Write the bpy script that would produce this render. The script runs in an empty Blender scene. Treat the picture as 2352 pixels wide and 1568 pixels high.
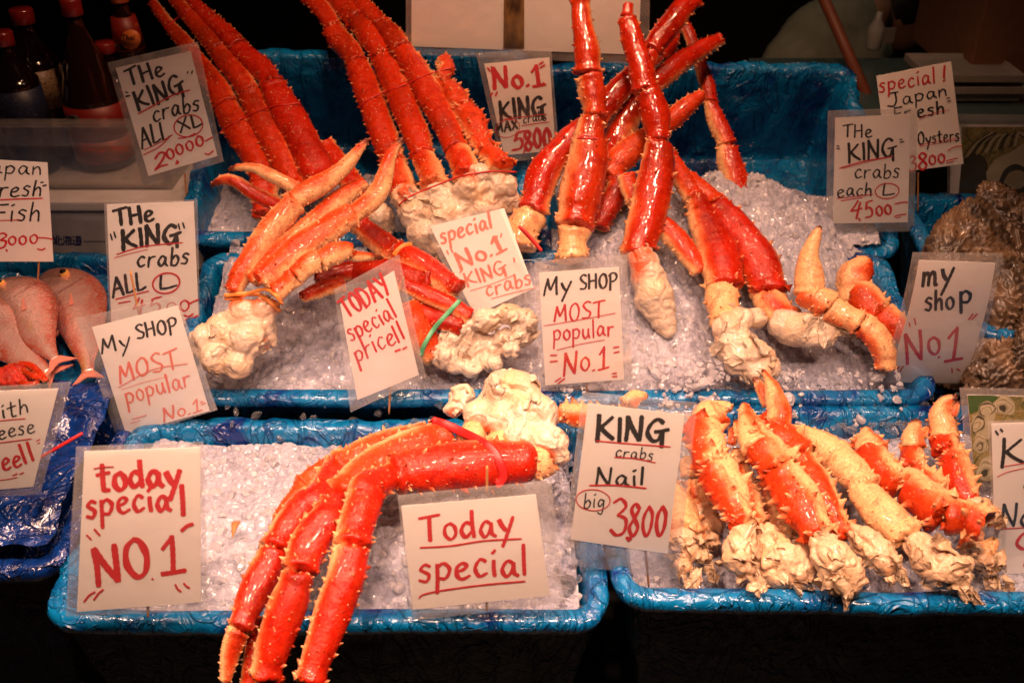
import bpy, bmesh, math, random
import numpy as np
from mathutils import Vector, Matrix
from mathutils.bvhtree import BVHTree

# ------------------------------------------------------------------ camera
scn = bpy.context.scene
COL = scn.collection
F = 2308.0                      # focal length in units of a 2352 x 1568 picture
TH = math.radians(33.0)
CAM = Vector((0.0, -0.7225, 0.821))
FW = Vector((0, math.cos(TH), -math.sin(TH)))
UP = Vector((0, math.sin(TH), math.cos(TH)))
cd = bpy.data.cameras.new('camera'); cam = bpy.data.objects.new('camera', cd); COL.objects.link(cam)
cam.location = CAM; cam.rotation_euler = (math.radians(90 - 33.0), 0, 0)
cd.sensor_width = 36; cd.lens = 36 * F / 2352; cd.clip_start = 0.02; cd.clip_end = 60
cd.dof.use_dof = True; cd.dof.focus_distance = 1.28; cd.dof.aperture_fstop = 6.5
scn.camera = cam

# ------------------------------------------------------------------ light
w = bpy.data.worlds.new('World'); scn.world = w; w.use_nodes = True
bg = w.node_tree.nodes['Background']; bg.inputs[0].default_value = (1.0, 0.62, 0.5, 1); bg.inputs[1].default_value = 0.006
scn.view_settings.view_transform = 'Standard'; scn.view_settings.look = 'None'
scn.view_settings.exposure = 0.0; scn.view_settings.gamma = 1.0; scn.view_settings.use_curve_mapping = False

def area(name, loc, target, sx, sy, power, col):
    l = bpy.data.lights.new(name, 'AREA'); l.shape = 'RECTANGLE'; l.size = sx; l.size_y = sy
    l.energy = power; l.color = col
    o = bpy.data.objects.new(name, l); COL.objects.link(o); o.location = loc
    d = Vector(target) - Vector(loc); o.rotation_euler = d.to_track_quat('-Z', 'Y').to_euler()
    return o
WARM = (1.0, 0.575, 0.39)
LAMPS = [(-0.52, -.24, 1.05, 4.2), (-0.18, -.26, 1.05, 4.6), (0.16, -.26, 1.05, 4.4), (0.52, -.24, 1.05, 4.0),
         (-0.40, .16, 1.12, 2.5), (-0.02, .14, 1.12, 2.8), (0.36, .16, 1.12, 2.5), (-0.80, .10, 1.05, 1.9), (0.80, .05, 1.10, .8), (-0.36, .70, 1.25, 2.5), (0.04, .70, 1.25, 2.6), (0.42, .70, 1.25, 2.5)]
for x, y, z, p in LAMPS:
    o_ = area('lamp', (x, y, z), (x * .92, y + (.16 if y < 0 else .02), 0.0), 0.06, 0.045, p * (.60 if y < 0 else .68), WARM if y < .3 else (1.0, .50, .29))
    o_.data.spread = math.radians(92 if y < 0 else 80 if y < .3 else 100)

fl = area('board_fill', (0.05, .42, 1.30), (0.1, 1.05, 0.36), 0.12, 0.06, 1.5, (1.0, .50, .29)); fl.data.spread = math.radians(75)  # added fill that brightens the blank board, no stall lamp
bl = area('back_fill', (0.7, 1.55, 2.3), (0.75, 1.95, 0.1), 0.4, 0.2, .5, (1.0, .80, .60)); bl.data.spread = math.radians(80)  # added fill so the person and trays show in the dark
# ------------------------------------------------------------------ helpers
rnd = random.Random(7)
nrg = np.random.default_rng(5)
FR = {'D': (0, 0, 1), 'I1': (0, 0, .3662), 'I2': (574.2, 0, .3662), 'I3': (1148.4, 0, .3662), 'I4': (1722.6, 0, .3662),
      'J1': (0, 516.8, .3662), 'J2': (402, 287, .4028), 'J3': (861.3, 516.8, .3662), 'J4': (1263.3, 344.5, .3662), 'J5': (1722.6, 459.4, .3662),
      'K1': (0, 976.2, .3775), 'K2': (459.4, 803.9, .4874), 'K3': (1263.3, 861.3, .3662), 'K4': (1720.4, 861.3, .3662)}
def fr(f, x, y):
    a = FR[f]; return a[0] + x * a[2], a[1] + y * a[2]
def ray(px, py):
    return FW + Vector((1, 0, 0)) * ((px - 1176) / F) - UP * ((py - 784) / F)
def atz(px, py, z):
    d = ray(px, py); return CAM + d * ((z - CAM.z) / d.z)
def aty(px, py, y):
    d = ray(px, py); return CAM + d * ((y - CAM.y) / d.y)
def depth(p): return (p - CAM).dot(FW)
def atd(px, py, zc): return CAM + ray(px, py) * zc

def tag(o, label=None, cat=None, group=None, kind=None):
    if label: o['label'] = label
    if cat: o['category'] = cat
    if group: o['group'] = group
    if kind: o['kind'] = kind
    return o
def empty(name, loc, label, cat, group=None):
    o = bpy.data.objects.new(name, None); COL.objects.link(o); o.location = loc; o.empty_display_size = .02
    return tag(o, label, cat, group)
def meshobj(name, V, Fc, mat, parent=None, col=None, smooth=True, sharp=None):
    me = bpy.data.meshes.new(name)
    me.from_pydata([tuple(v) for v in V], [], Fc)
    if smooth: me.polygons.foreach_set('use_smooth', [True] * len(me.polygons))
    if col is not None:
        a = me.color_attributes.new('Col', 'FLOAT_COLOR', 'POINT')
        c = np.ones((len(V), 4), np.float32); c[:, :np.asarray(col).shape[1]] = col
        a.data.foreach_set('color', c.ravel())
    me.materials.append(mat)
    o = bpy.data.objects.new(name, me); COL.objects.link(o)
    if parent:
        o.parent = parent; o.location = -Vector(abs_loc(parent))
    me.update()
    return o
def abs_loc(o):
    l = Vector(o.location)
    while o.parent: o = o.parent; l += Vector(o.location)
    return l

# vectorised value noise
def _h(ix, iy, iz, s):
    n = (ix * 374761393 + iy * 668265263 + iz * 2147483647 + s * 974634777) & 0xffffffff
    n = ((n ^ (n >> 13)) * 1274126177) & 0xffffffff
    n = (n ^ (n >> 16)) & 0xffffffff
    return n / 4294967295.0
def vnoise(P, sc, seed=0):
    P = np.asarray(P, float) * sc + 1000.0
    I = np.floor(P).astype(np.int64); f = P - I; f = f * f * (3 - 2 * f)
    r = 0
    for dx in (0, 1):
        for dy in (0, 1):
            for dz in (0, 1):
                wgt = (f[:, 0] if dx else 1 - f[:, 0]) * (f[:, 1] if dy else 1 - f[:, 1]) * (f[:, 2] if dz else 1 - f[:, 2])
                r = r + wgt * _h(I[:, 0] + dx, I[:, 1] + dy, I[:, 2] + dz, seed)
    return r * 2 - 1
def fbm(P, sc, seed=0, oc=3):
    r = 0; a = 1.0
    for i in range(oc): r = r + a * vnoise(P, sc * 2 ** i, seed + i); a *= .5
    return r / 1.75
def sstep(a, b, x):
    t = np.clip((x - a) / (b - a), 0, 1); return t * t * (3 - 2 * t)

# ------------------------------------------------------------------ materials
class NB:
    def __init__(s, name):
        s.m = bpy.data.materials.new(name); s.m.use_nodes = True; s.t = s.m.node_tree; s.n = s.t.nodes
        s.b = s.n['Principled BSDF']; s.out = s.n['Material Output']
    def add(s, ty, **k):
        n = s.n.new(ty)
        for a, v in k.items():
            if a.startswith('_'): n.inputs[a[1:]].default_value = v
            else: setattr(n, a, v)
        return n
    def L(s, a, b): s.t.links.new(a, b)
    def coords(s, scale=(1, 1, 1), kind='Object', rot=(0, 0, 0)):
        tc = s.add('ShaderNodeTexCoord'); mp = s.add('ShaderNodeMapping'); mp.inputs['Scale'].default_value = scale
        mp.inputs['Rotation'].default_value = rot
        s.L(tc.outputs[kind], mp.inputs[0]); return mp.outputs[0]
    def noise(s, vec, scale, detail=3, rough=.5, dist=0):
        n = s.add('ShaderNodeTexNoise'); n.inputs['Scale'].default_value = scale; n.inputs['Detail'].default_value = detail
        n.inputs['Roughness'].default_value = rough; n.inputs['Distortion'].default_value = dist
        s.L(vec, n.inputs['Vector']); return n.outputs['Fac']
    def voro(s, vec, scale, feat='F1', out='Distance'):
        n = s.add('ShaderNodeTexVoronoi'); n.feature = feat; n.inputs['Scale'].default_value = scale; s.L(vec, n.inputs['Vector']); return n.outputs[out]
    def ramp(s, fac, stops):
        n = s.add('ShaderNodeValToRGB'); e = n.color_ramp.elements
        while len(e) < len(stops): e.new(.5)
        for i, (p, c) in enumerate(stops):
            e[i].position = p; e[i].color = (c, c, c, 1) if isinstance(c, (int, float)) else tuple(c) + (1,)
        s.L(fac, n.inputs[0]); return n.outputs[0]
    def mix(s, fac, a, b, mode='MIX'):
        n = s.add('ShaderNodeMix'); n.data_type = 'RGBA'; n.blend_type = mode
        for sock, v in ((n.inputs[0], fac), (n.inputs[6], a), (n.inputs[7], b)):
            if hasattr(v, 'links') or hasattr(v, 'is_linked'): s.L(v, sock)
            else: sock.default_value = v if isinstance(v, (int, float)) and sock == n.inputs[0] else ((v, v, v, 1) if isinstance(v, (int, float)) else tuple(v) + (1,))
        return n.outputs[2]
    def math(s, op, a, b=0.0):
        n = s.add('ShaderNodeMath'); n.operation = op
        for sock, v in ((n.inputs[0], a), (n.inputs[1], b)):
            if isinstance(v, (int, float)): sock.default_value = v
            else: s.L(v, sock)
        return n.outputs[0]
    def bump(s, h, strength=.3, dist=.002, prev=None):
        n = s.add('ShaderNodeBump'); n.inputs['Strength'].default_value = strength; n.inputs['Distance'].default_value = dist
        s.L(h, n.inputs['Height'])
        if prev is not None: s.L(prev, n.inputs['Normal'])
        return n.outputs[0]
    def set(s, **k):
        for a, v in k.items():
            a = a.replace('_', ' ')
            sock = s.b.inputs[a]
            if isinstance(v, (int, float)): sock.default_value = v
            elif isinstance(v, tuple): sock.default_value = v if len(v) == 4 or len(v) == 3 and sock.type == 'VECTOR' else v + (1,)
            else: s.L(v, sock)
        return s

def simple(name, col, rough=.5, **k):
    n = NB(name); n.set(Base_Color=col, Roughness=rough, **k)
    v = n.coords(); f = n.noise(v, 40, 3)
    c = n.mix(f, tuple(x * .75 for x in col), tuple(min(1, x * 1.2) for x in col)); n.set(Base_Color=c)
    return n.m

def crab_mat(name, rough=.24, coat=.18, bumpy=.42):
    n = NB(name); v = n.coords()
    at = n.add('ShaderNodeAttribute'); at.attribute_name = 'Col'
    f = n.noise(v, 110, 4, .6); f2 = n.noise(v, 420, 2)
    pal = n.mix(.22, at.outputs['Color'], (0.80, 0.10, 0.018)); drk = n.mix(1.0, at.outputs['Color'], (0.60, 0.24, 0.24), 'MULTIPLY')
    base = n.mix(n.ramp(f, [(.35, 0.0), (.75, .8)]), at.outputs['Color'], pal)
    base = n.mix(n.ramp(n.noise(v, 48, 5, .7, 1.0), [(.50, 0.0), (.70, .85)]), base, drk)
    # fine pale stippling and dark specks
    fine = n.noise(v, 330, 3, .6)
    base = n.mix(n.ramp(fine, [(.35, .55), (.62, 0.0)]), base, n.mix(1.0, base, (0.62, 0.42, 0.45), 'MULTIPLY'))
    d = n.voro(v, 150); dots = n.ramp(d, [(.10, 1.0), (.17, 0.0)])
    msk = n.ramp(n.noise(v, 38, 2), [(.40, 0.0), (.56, 1.0)])
    base = n.mix(n.math('MULTIPLY', n.math('MULTIPLY', dots, msk), .65), base, (0.90, 0.50, 0.28))
    d2 = n.voro(v, 125); dk = n.ramp(d2, [(.08, 1.0), (.14, 0.0)])
    msk2 = n.ramp(n.noise(v, 30, 3), [(.52, 0.0), (.60, 1.0)])
    base = n.mix(n.math('MULTIPLY', n.math('MULTIPLY', dk, msk2), .85), base, (0.05, 0.015, 0.008))
    b1 = n.bump(n.math('ADD', n.noise(v, 120, 5, .7), n.math('MULTIPLY', dots, .5)), bumpy * 1.5, .0026); b2 = n.bump(f2, bumpy * .5, .0006, b1)
    n.set(Base_Color=base, Roughness=n.ramp(f, [(.3, rough * .7), (.8, rough * 1.5)]), Normal=b2, Coat_Weight=coat, Coat_Roughness=.10,
          Specular_IOR_Level=.25)
    return n.m

def meat_mat():
    n = NB('crab_meat'); v = n.coords()
    at = n.add('ShaderNodeAttribute'); at.attribute_name = 'Col'
    wn = n.add('ShaderNodeTexNoise'); wn.inputs['Scale'].default_value = 38; wn.inputs['Detail'].default_value = 3; n.L(v, wn.inputs['Vector'])
    wv = n.add('ShaderNodeVectorMath'); wv.operation = 'MULTIPLY_ADD'; wv.inputs[1].default_value = (.035, .035, .035); n.L(wn.outputs['Color'], wv.inputs[0]); n.L(v, wv.inputs[2]); W = wv.outputs[0]
    ed = n.voro(W, 42, 'DISTANCE_TO_EDGE'); fold = n.ramp(ed, [(0.0, 0.0), (.10, 1.0)])
    mp = n.add('ShaderNodeMapping'); mp.inputs['Scale'].default_value = (1, .3, .5); n.L(W, mp.inputs[0])
    fib = n.noise(mp.outputs[0], 170, 4, .6, .6); f = n.noise(W, 70, 5, .65)
    c = n.mix(n.ramp(f, [(.46, 0.0), (.80, .5)]), at.outputs['Color'], (0.64, 0.40, 0.23))
    c = n.mix(n.ramp(fib, [(.30, .25), (.45, 0.0)]), c, (0.60, 0.34, 0.16))
    dk = n.ramp(n.noise(v, 60, 5, .7), [(.66, 0.0), (.72, 1.0)]); c = n.mix(n.math('MULTIPLY', dk, .5), c, (0.22, 0.09, 0.03))
    b = n.bump(fib, .6, .0022, n.bump(f, .6, .0045, n.bump(fold, .25, .0030)))
    n.set(Base_Color=c, Roughness=.36, Normal=b, Subsurface_Weight=.15, Subsurface_Scale=.006, Subsurface_Radius=(1, .5, .25), Coat_Weight=.35, Coat_Roughness=.12)
    return n.m

def liner_mat(name, lo, hi, rough=.28):
    n = NB(name); v = n.coords()
    a = n.noise(v, 10, 4, .6, 1.5)
    cr = n.noise(n.coords((1, 1, .3), rot=(.3, .2, .7)), 15, 3, .5, 2.2)       # soft folds
    cr2 = n.noise(n.coords((1, .35, 1), rot=(.5, .1, -.5)), 24, 2, .5, 2.4)    # sharp small creases
    line = n.ramp(cr2, [(.46, 0.0), (.50, 1.0), (.54, 0.0)])
    line1 = n.ramp(cr, [(.45, 0.0), (.50, 1.0), (.55, 0.0)])
    c = n.mix(n.ramp(a, [(.34, 0.0), (.50, 1.0)]), lo, hi)
    c = n.mix(n.math('MULTIPLY', line1, .25), c, lo)
    h = n.math('ADD', n.math('ADD', n.math('MULTIPLY', line1, .7), n.math('MULTIPLY', line, .22)), n.math('MULTIPLY', a, 1.5))
    b0 = n.bump(h, .8, .0055); b2 = n.bump(n.noise(v, 90, 3, .6, 1.0), .22, .0012, b0)
    n.set(Base_Color=c, Roughness=rough, Normal=b2, Specular_IOR_Level=.6, Coat_Weight=.45, Coat_Roughness=.09, Coat_IOR=1.5)
    return n.m

def ice_mat():
    n = NB('crushed_ice'); v = n.coords()
    n.set(Base_Color=(0.84, 0.82, 0.88), Roughness=.06, Normal=n.bump(n.noise(v, 300, 3, .6), .4, .001), IOR=1.31, Transmission_Weight=.62, Coat_Weight=.5, Coat_Roughness=.03)
    return n.m
def mush_mat():
    n = NB('ice_mush'); v = n.coords()
    f = n.noise(v, 90, 4, .65, .8)
    big = n.noise(v, 16, 3, .5); c = n.mix(f, (0.28, 0.29, 0.37), (0.56, 0.56, 0.66)); c = n.mix(n.ramp(big, [(.35, .45), (.65, 0.0)]), c, (0.20, 0.22, 0.34))
    b = n.bump(n.noise(v, 60, 5, .72, .6), .8, .008, n.bump(n.noise(v, 300, 3, .6), .35, .001))
    n.set(Base_Color=c, Roughness=.16, Normal=b, Subsurface_Weight=.5, Subsurface_Scale=.014, Subsurface_Radius=(1, .85, .85), Specular_IOR_Level=.9, Coat_Weight=.8, Coat_Roughness=.03)
    return n.m
def clear_ice_mat():
    n = NB('clear_ice'); v = n.coords()
    b = n.bump(n.noise(v, 220, 3, .6), .35, .0015)
    n.set(Base_Color=(0.93, 0.95, 1.0), Roughness=.06, Normal=b, IOR=1.31, Transmission_Weight=.95)
    return n.m
def paper_mat(name, col=(0.93, 0.89, 0.86)):
    n = NB(name); v = n.coords()
    f = n.noise(v, 14, 4, .6); g = n.noise(v, 600, 2)
    c = n.mix(n.ramp(f, [(.3, 0.0), (.75, .45)]), col, tuple(x * k for x, k in zip(col, (.97, .9, .82))))
    sp = n.ramp(n.voro(v, 45), [(.02, 1.0), (.035, 0.0)])
    c = n.mix(n.math('MULTIPLY', sp, .35), c, (.25, .15, .1))
    n.set(Base_Color=c, Roughness=.55, Normal=n.bump(n.noise(v, 9, 3), .25, .004, n.bump(g, .1, .0002)))
    return n.m
def film_mat(name, haze=.16, rough=.12, tint=(.85, .82, .80), wav=.35):
    n = NB(name); v = n.coords(); n.n.remove(n.b)
    tr = n.add('ShaderNodeBsdfTransparent'); df = n.add('ShaderNodeBsdfDiffuse'); gl = n.add('ShaderNodeBsdfGlossy')
    df.inputs[0].default_value = tint + (1,); gl.inputs['Roughness'].default_value = rough
    sm = n.noise(v, 30, 4, .6)
    m1 = n.add('ShaderNodeMixShader'); n.L(n.ramp(sm, [(.3, haze * .6), (.75, haze * 1.6)]), m1.inputs[0]); n.L(tr.outputs[0], m1.inputs[1]); n.L(df.outputs[0], m1.inputs[2])
    bp = n.bump(n.noise(v, 16, 3, .5, .8), wav, .006, n.bump(n.noise(v, 150, 2), .06, .0005)); n.L(bp, gl.inputs['Normal'])
    fz = n.add('ShaderNodeFresnel'); ge = n.add('ShaderNodeNewGeometry'); n.L(n.math('SUBTRACT', 1.5, n.math('MULTIPLY', ge.outputs['Backfacing'], .8333)), fz.inputs['IOR']); n.L(bp, fz.inputs['Normal'])
    m2 = n.add('ShaderNodeMixShader'); n.L(n.math('MULTIPLY', fz.outputs[0], 1.3), m2.inputs[0]); n.L(m1.outputs[0], m2.inputs[1]); n.L(gl.outputs[0], m2.inputs[2])
    n.L(m2.outputs[0], n.out.inputs[0]); return n.m
def ink(name, col):
    n = NB(name); v = n.coords()
    f = n.noise(v, 90, 3, .6)
    n.set(Base_Color=n.mix(n.ramp(f, [(.3, 0.0), (.8, .35)]), col, tuple(min(1, x * 1.6 + .03) for x in col)), Roughness=.5)
    return n.m

M = dict(
    crab=crab_mat('crab_shell'), gloss=crab_mat('wet_crab_shell', .12, 1.0, .28), meat=meat_mat(),
    blue=liner_mat('blue_plastic_film', (0.001, 0.022, 0.17), (0.001, 0.155, 0.39)),
    navy=liner_mat('dark_blue_plastic_film', (0.002, 0.008, 0.06), (0.003, 0.03, 0.18), .2),
    ice=ice_mat(), mush=mush_mat(), clear=clear_ice_mat(), paper=paper_mat('paper'), film=film_mat('laminate', .13), clearfilm=film_mat('laminate_front', .012, .14),
    black=ink('black_marker', (0.012, 0.012, 0.014)), red=ink('red_marker', (0.60, 0.022, 0.03)), pale=ink('glare_paled_red_marker', (0.84, 0.22, 0.17)),  # pale: red marker with the sleeve's glare put into its colour
    wood=simple('skewer_wood', (0.45, 0.20, 0.07), .6), redrub=simple('red_rubber', (0.50, 0.012, 0.012), .4),
    orub=simple('orange_rubber', (0.75, 0.25, 0.05), .4), grub=simple('green_rubber', (0.10, 0.38, 0.20), .4),
    dark=simple('dark_wall', (0.012, 0.012, 0.010), .8), foam=simple('white_foam', (0.46, 0.44, 0.44), .7),
)

# ------------------------------------------------------------------ generic shapes
def interp_pts(frame, pts, mode):
    """pts (x, y, r[, d]) -> world points and radii"""
    P = [(fr(frame, p[0], p[1]) + (p[2] * FR[frame][2],)) for p in pts]
    d = [p[3] if len(p) > 3 else None for p in pts]
    s = [0.0]
    for i in range(1, len(P)): s.append(s[-1] + math.hypot(P[i][0] - P[i - 1][0], P[i][1] - P[i - 1][1]))
    kn = [i for i in range(len(d)) if d[i] is not None]
    dd = np.interp(s, [s[i] for i in kn], [d[i] for i in kn])
    W = []; R = []
    for (px, py, r), q in zip(P, dd):
        p = aty(px, py, q) if mode == 'y' else atz(px, py, q)
        W.append(p); R.append(r * depth(p) / F)
    return np.array([tuple(p) for p in W]), np.array(R)
def crom(P, n):
    P = np.asarray(P, float)
    if len(P) == 2:
        t = np.linspace(0, 1, n)[:, None]; return P[0] * (1 - t) + P[1] * t
    L = np.r_[0, np.cumsum(np.linalg.norm(np.diff(P[:, :3], axis=0), axis=1))]
    Q = np.vstack([2 * P[0] - P[1], P, 2 * P[-1] - P[-2]])
    out = []
    for t in np.linspace(0, L[-1], n):
        i = min(max(np.searchsorted(L, t) - 1, 0), len(P) - 2)
        u = (t - L[i]) / max(L[i + 1] - L[i], 1e-9)
        a, b, c, d = Q[i], Q[i + 1], Q[i + 2], Q[i + 3]
        out.append(.5 * ((2 * b) + (c - a) * u + (2 * a - 5 * b + 4 * c - d) * u * u + (3 * b - a - 3 * c + d) * u ** 3))
    return np.array(out)
def frames(C):
    T = np.gradient(C, axis=0); T /= np.linalg.norm(T, axis=1)[:, None] + 1e-12
    N = np.array(tuple(CAM)) - C + np.array([0, .25, .5])
    N = N - (N * T).sum(1)[:, None] * T; N /= np.linalg.norm(N, axis=1)[:, None] + 1e-12
    B = np.cross(T, N); return T, N, B
RED = np.array([0.44, 0.012, 0.003]); DRED = np.array([0.18, 0.002, 0.001]); ORG = np.array([0.74, 0.105, 0.014]); CRM = np.array([0.80, 0.50, 0.24]); PNK = np.array([0.85, 0.36, 0.24]); DRK = np.array([0.07, 0.025, 0.015])
def spine(p, d, r, h, c0, c1, V, Fc, C):
    """small horn growing out of the shell"""
    d = d / np.linalg.norm(d); a = np.cross(d, [.3, .5, .8]); a /= np.linalg.norm(a); b = np.cross(d, a)
    base = len(V); K = 6
    bend = a * rnd.uniform(-.4, .4) * h
    for t, rr in ((-.25, 1.45), (.12, .85), (.5, .5), (.85, .22)):
        for k in range(K):
            an = 2 * math.pi * k / K
            V.append(p + d * h * t + bend * max(t, 0) ** 2 + (a * math.cos(an) + b * math.sin(an)) * r * rr)
            C.append(c0 * (1 - max(t, 0)) + c1 * max(t, 0))
    V.append(p + d * h + bend); C.append(c1)
    for j in range(3):
        for k in range(K):
            q = base + j * K; Fc.append((q + k, q + (k + 1) % K, q + K + (k + 1) % K, q + K + k))
    q = base + 3 * K
    for k in range(K): Fc.append((q + k, q + (k + 1) % K, base + 4 * K))

def segment(name, C0, R0, mat, parent, red=.6, side=0.0, spines=1.0, sp_len=1.0, flat=.86, kind='leg', tip=False, seed=0, darktip=0, flare=(1, 1), open_end=False, band=0.0, tone=0.0):
    """one shell segment of a leg: a swept, slightly flattened tube with joint collars and horns"""
    Ltot = np.linalg.norm(np.diff(C0, axis=0), axis=1).sum()
    n = int(np.clip(Ltot / .0022, 14, 90)); K = 28
    S = crom(np.hstack([C0, R0[:, None]]), n); C = S[:, :3]; R = np.maximum(S[:, 3], .0006)
    T, N, B = frames(C)
    t = np.linspace(0, 1, n); rm = R0.mean()
    d0 = t * Ltot / rm; d1 = (1 - t) * Ltot / rm
    prof = np.ones(n)
    if flare[0]: prof += .07 * flare[0] * np.exp(-((d0 - .35) / .35) ** 2) - .05 * np.exp(-((d0 - 1.0) / .4) ** 2)
    if flare[1] and not tip: prof += .12 * flare[1] * np.exp(-((d1 - .25) / .35) ** 2) - .05 * np.exp(-((d1 - 1.1) / .4) ** 2)
    cap0 = np.sqrt(np.clip(1 - (1 - np.clip(d0 / .30, 0, 1)) ** 2, 0.0, 1)); cap1 = np.sqrt(np.clip(1 - (1 - np.clip(d1 / .26, 0, 1)) ** 2, 0.0, 1))
    prof *= cap0
    if not open_end: prof *= cap1
    an = np.arange(K) * 2 * math.pi / K
    ca, sa = np.cos(an), np.sin(an)
    # cross section: flattened and a little squared, angle 0 faces up / out
    pw = (np.abs(ca) ** 2.1 + np.abs(sa) ** 2.1) ** (-1 / 2.1) * (1 + .09 * np.abs(sa) ** 8)
    rad = (R * prof)[:, None] * pw[None, :]
    V = C[:, None, :] + N[:, None, :] * (rad * ca[None] * flat)[..., None] + B[:, None, :] * (rad * sa[None])[..., None]
    V = V.reshape(-1, 3); Nn = (N[:, None, :] * ca[None, :, None] + B[:, None, :] * sa[None, :, None]).reshape(-1, 3)
    so = seed * 13
    tL = np.repeat(t * Ltot, K); aA = np.tile(an, n)
    LV = np.stack([np.cos(aA) * rm, np.sin(aA) * rm, tL * .42 + seed], 1)
    lump = fbm(LV, 34, so, 3) * .19 + fbm(V, 170, so + 5, 2) * .035
    if kind == 'claw': lump = lump * 1.6
    V = V + Nn * (np.repeat(R * prof, K) * lump)[:, None]
    jag = fbm(np.stack([np.cos(aA) * 1.6, np.sin(aA) * 1.6, np.full(len(aA), seed * 1.7)], 1), 1.3, so, 2)
    D0 = np.repeat(d0, K); D1_ = np.repeat(d1, K); TT = np.repeat(T, K, 0)
    V = V + TT * (rm * jag * (.30 * np.exp(-(D0 / .8) ** 2) * (flare[0] > 0) + .34 * np.exp(-(D1_ / .8) ** 2) * (flare[1] > 0) * (not tip)))[:, None]
    V = V + Nn * (rm * .12 * np.maximum(jag, -.2) * (np.exp(-((D1_ - .2) / .4) ** 2) * (flare[1] > 0) * (not tip)))[:, None]
    # colour
    tt = np.repeat(t, K); ang = np.tile(an, n)
    q = np.cos(ang - side) * 1.4 + (red - .80) * 1.15 + (fbm(LV, 46, so + 9, 3) * (.75 if kind == 'leg' else 1.0) + .25 * fbm(V, 90, so + 4, 2)) + band * (np.exp(-((tt - .12) / .12) ** 2) + np.exp(-((tt - .9) / .1) ** 2))
    m = sstep(-.18, .55, q)[:, None]; mo = np.exp(-((q - .22) / .34) ** 2)[:, None]
    kd = .8 * sstep(-.05, .5, fbm(LV, 30, so + 3, 4))[:, None]; rr = RED * (1 - kd) + DRED * kd
    rr = rr * (1 - .55 * max(tone, 0)) + ORG * .55 * max(tone, 0)
    col = CRM * (1 - m) + rr * m; col = col * (1 - .55 * mo) + ORG * .55 * mo
    if darktip:
        dk = sstep(1 - darktip, 1.0 - darktip * .4, tt + fbm(V, 120, 4, 2) * .08)[:, None]; col = col * (1 - dk) + (DRK * dk)
    Fc = []
    for i in range(n - 1):
        for k in range(K):
            a = i * K + k; b = i * K + (k + 1) % K; Fc.append((a, b, b + K, a + K))
    Fc.append(tuple(range(K - 1, -1, -1)))
    V = list(V); colr = list(col)
    if open_end:      # hollow shell: a wall and an inner tube
        base = len(V)
        for j, (dd, sc) in enumerate(((0, .88), (-.5, .84), (-1.4, .7))):
            for k in range(K):
                c = C[-1] + T[-1] * dd * rm
                V.append(c + (V[(n - 1) * K + k] - C[-1]) * sc); colr.append(PNK * .5 + CRM * .4)
        for k in range(K):
            a = (n - 1) * K + k; b = (n - 1) * K + (k + 1) % K; k2 = (k + 1) % K
            Fc.append((a, b, base + k2, base + k))
            for j in range(2): Fc.append((base + j * K + k, base + j * K + k2, base + (j + 1) * K + k2, base + (j + 1) * K + k))
        Fc.append(tuple(base + 2 * K + k for k in range(K)))
    else: Fc.append(tuple((n - 1) * K + k for k in range(K)))
    # horns: rows along both edges and a few on the face; crowns at the joints
    rg = random.Random(seed * 31 + 5)
    if spines > 0:
        def put(tp, a_, sc):
            i = min(int(tp * (n - 1)), n - 1); R_ = R[i] * prof[i]
            pt = np.array(V[i * K + int(a_ / (2 * math.pi) * K) % K])
            nrm = N[i] * math.cos(a_) + B[i] * math.sin(a_)
            lean = T[i] * (-.55 if kind == 'leg' else -.3)
            hh = rm * sc * sp_len * rg.uniform(.13, .25)
            cc = np.array(colr[i * K + int(a_ / (2 * math.pi) * K) % K])
            c1 = CRM * 1.05 if rg.random() < (.55 if kind == 'leg' else .8) else DRK
            spine(pt - nrm * hh * .1, nrm + lean * rg.uniform(.2, 1.1), hh * rg.uniform(.45, .68), hh, cc * .8 + ORG * .2, c1, V, Fc, colr)
        nr = max(3, int(Ltot / rm * 1.3 * spines))
        for s_ in (1, -1):
            for j in range(nr):
                put(min(.97, (j + rg.uniform(.15, .85)) / nr), (s_ * rg.uniform(1.2, 1.62)) % (2 * math.pi), rg.uniform(.9, 1.75))
        for j in range(int(nr * 1.7)):
            put(rg.uniform(.06, .95), rg.uniform(-1.1, 1.1) % (2 * math.pi), rg.uniform(.45, 1.0) * (1.25 if kind == 'claw' else 1))
        if not tip:
            for k in range(7):
                if flare[0]: put(rg.uniform(.02, .06), rg.uniform(-1.7, 1.7) % (2 * math.pi), rg.uniform(.8, 1.4))
                if flare[1]: put(rg.uniform(.92, .97), rg.uniform(-1.7, 1.7) % (2 * math.pi), rg.uniform(.6, 1.1))
    o = meshobj(name, V, Fc, mat, parent, np.array(colr))
    return o

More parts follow.
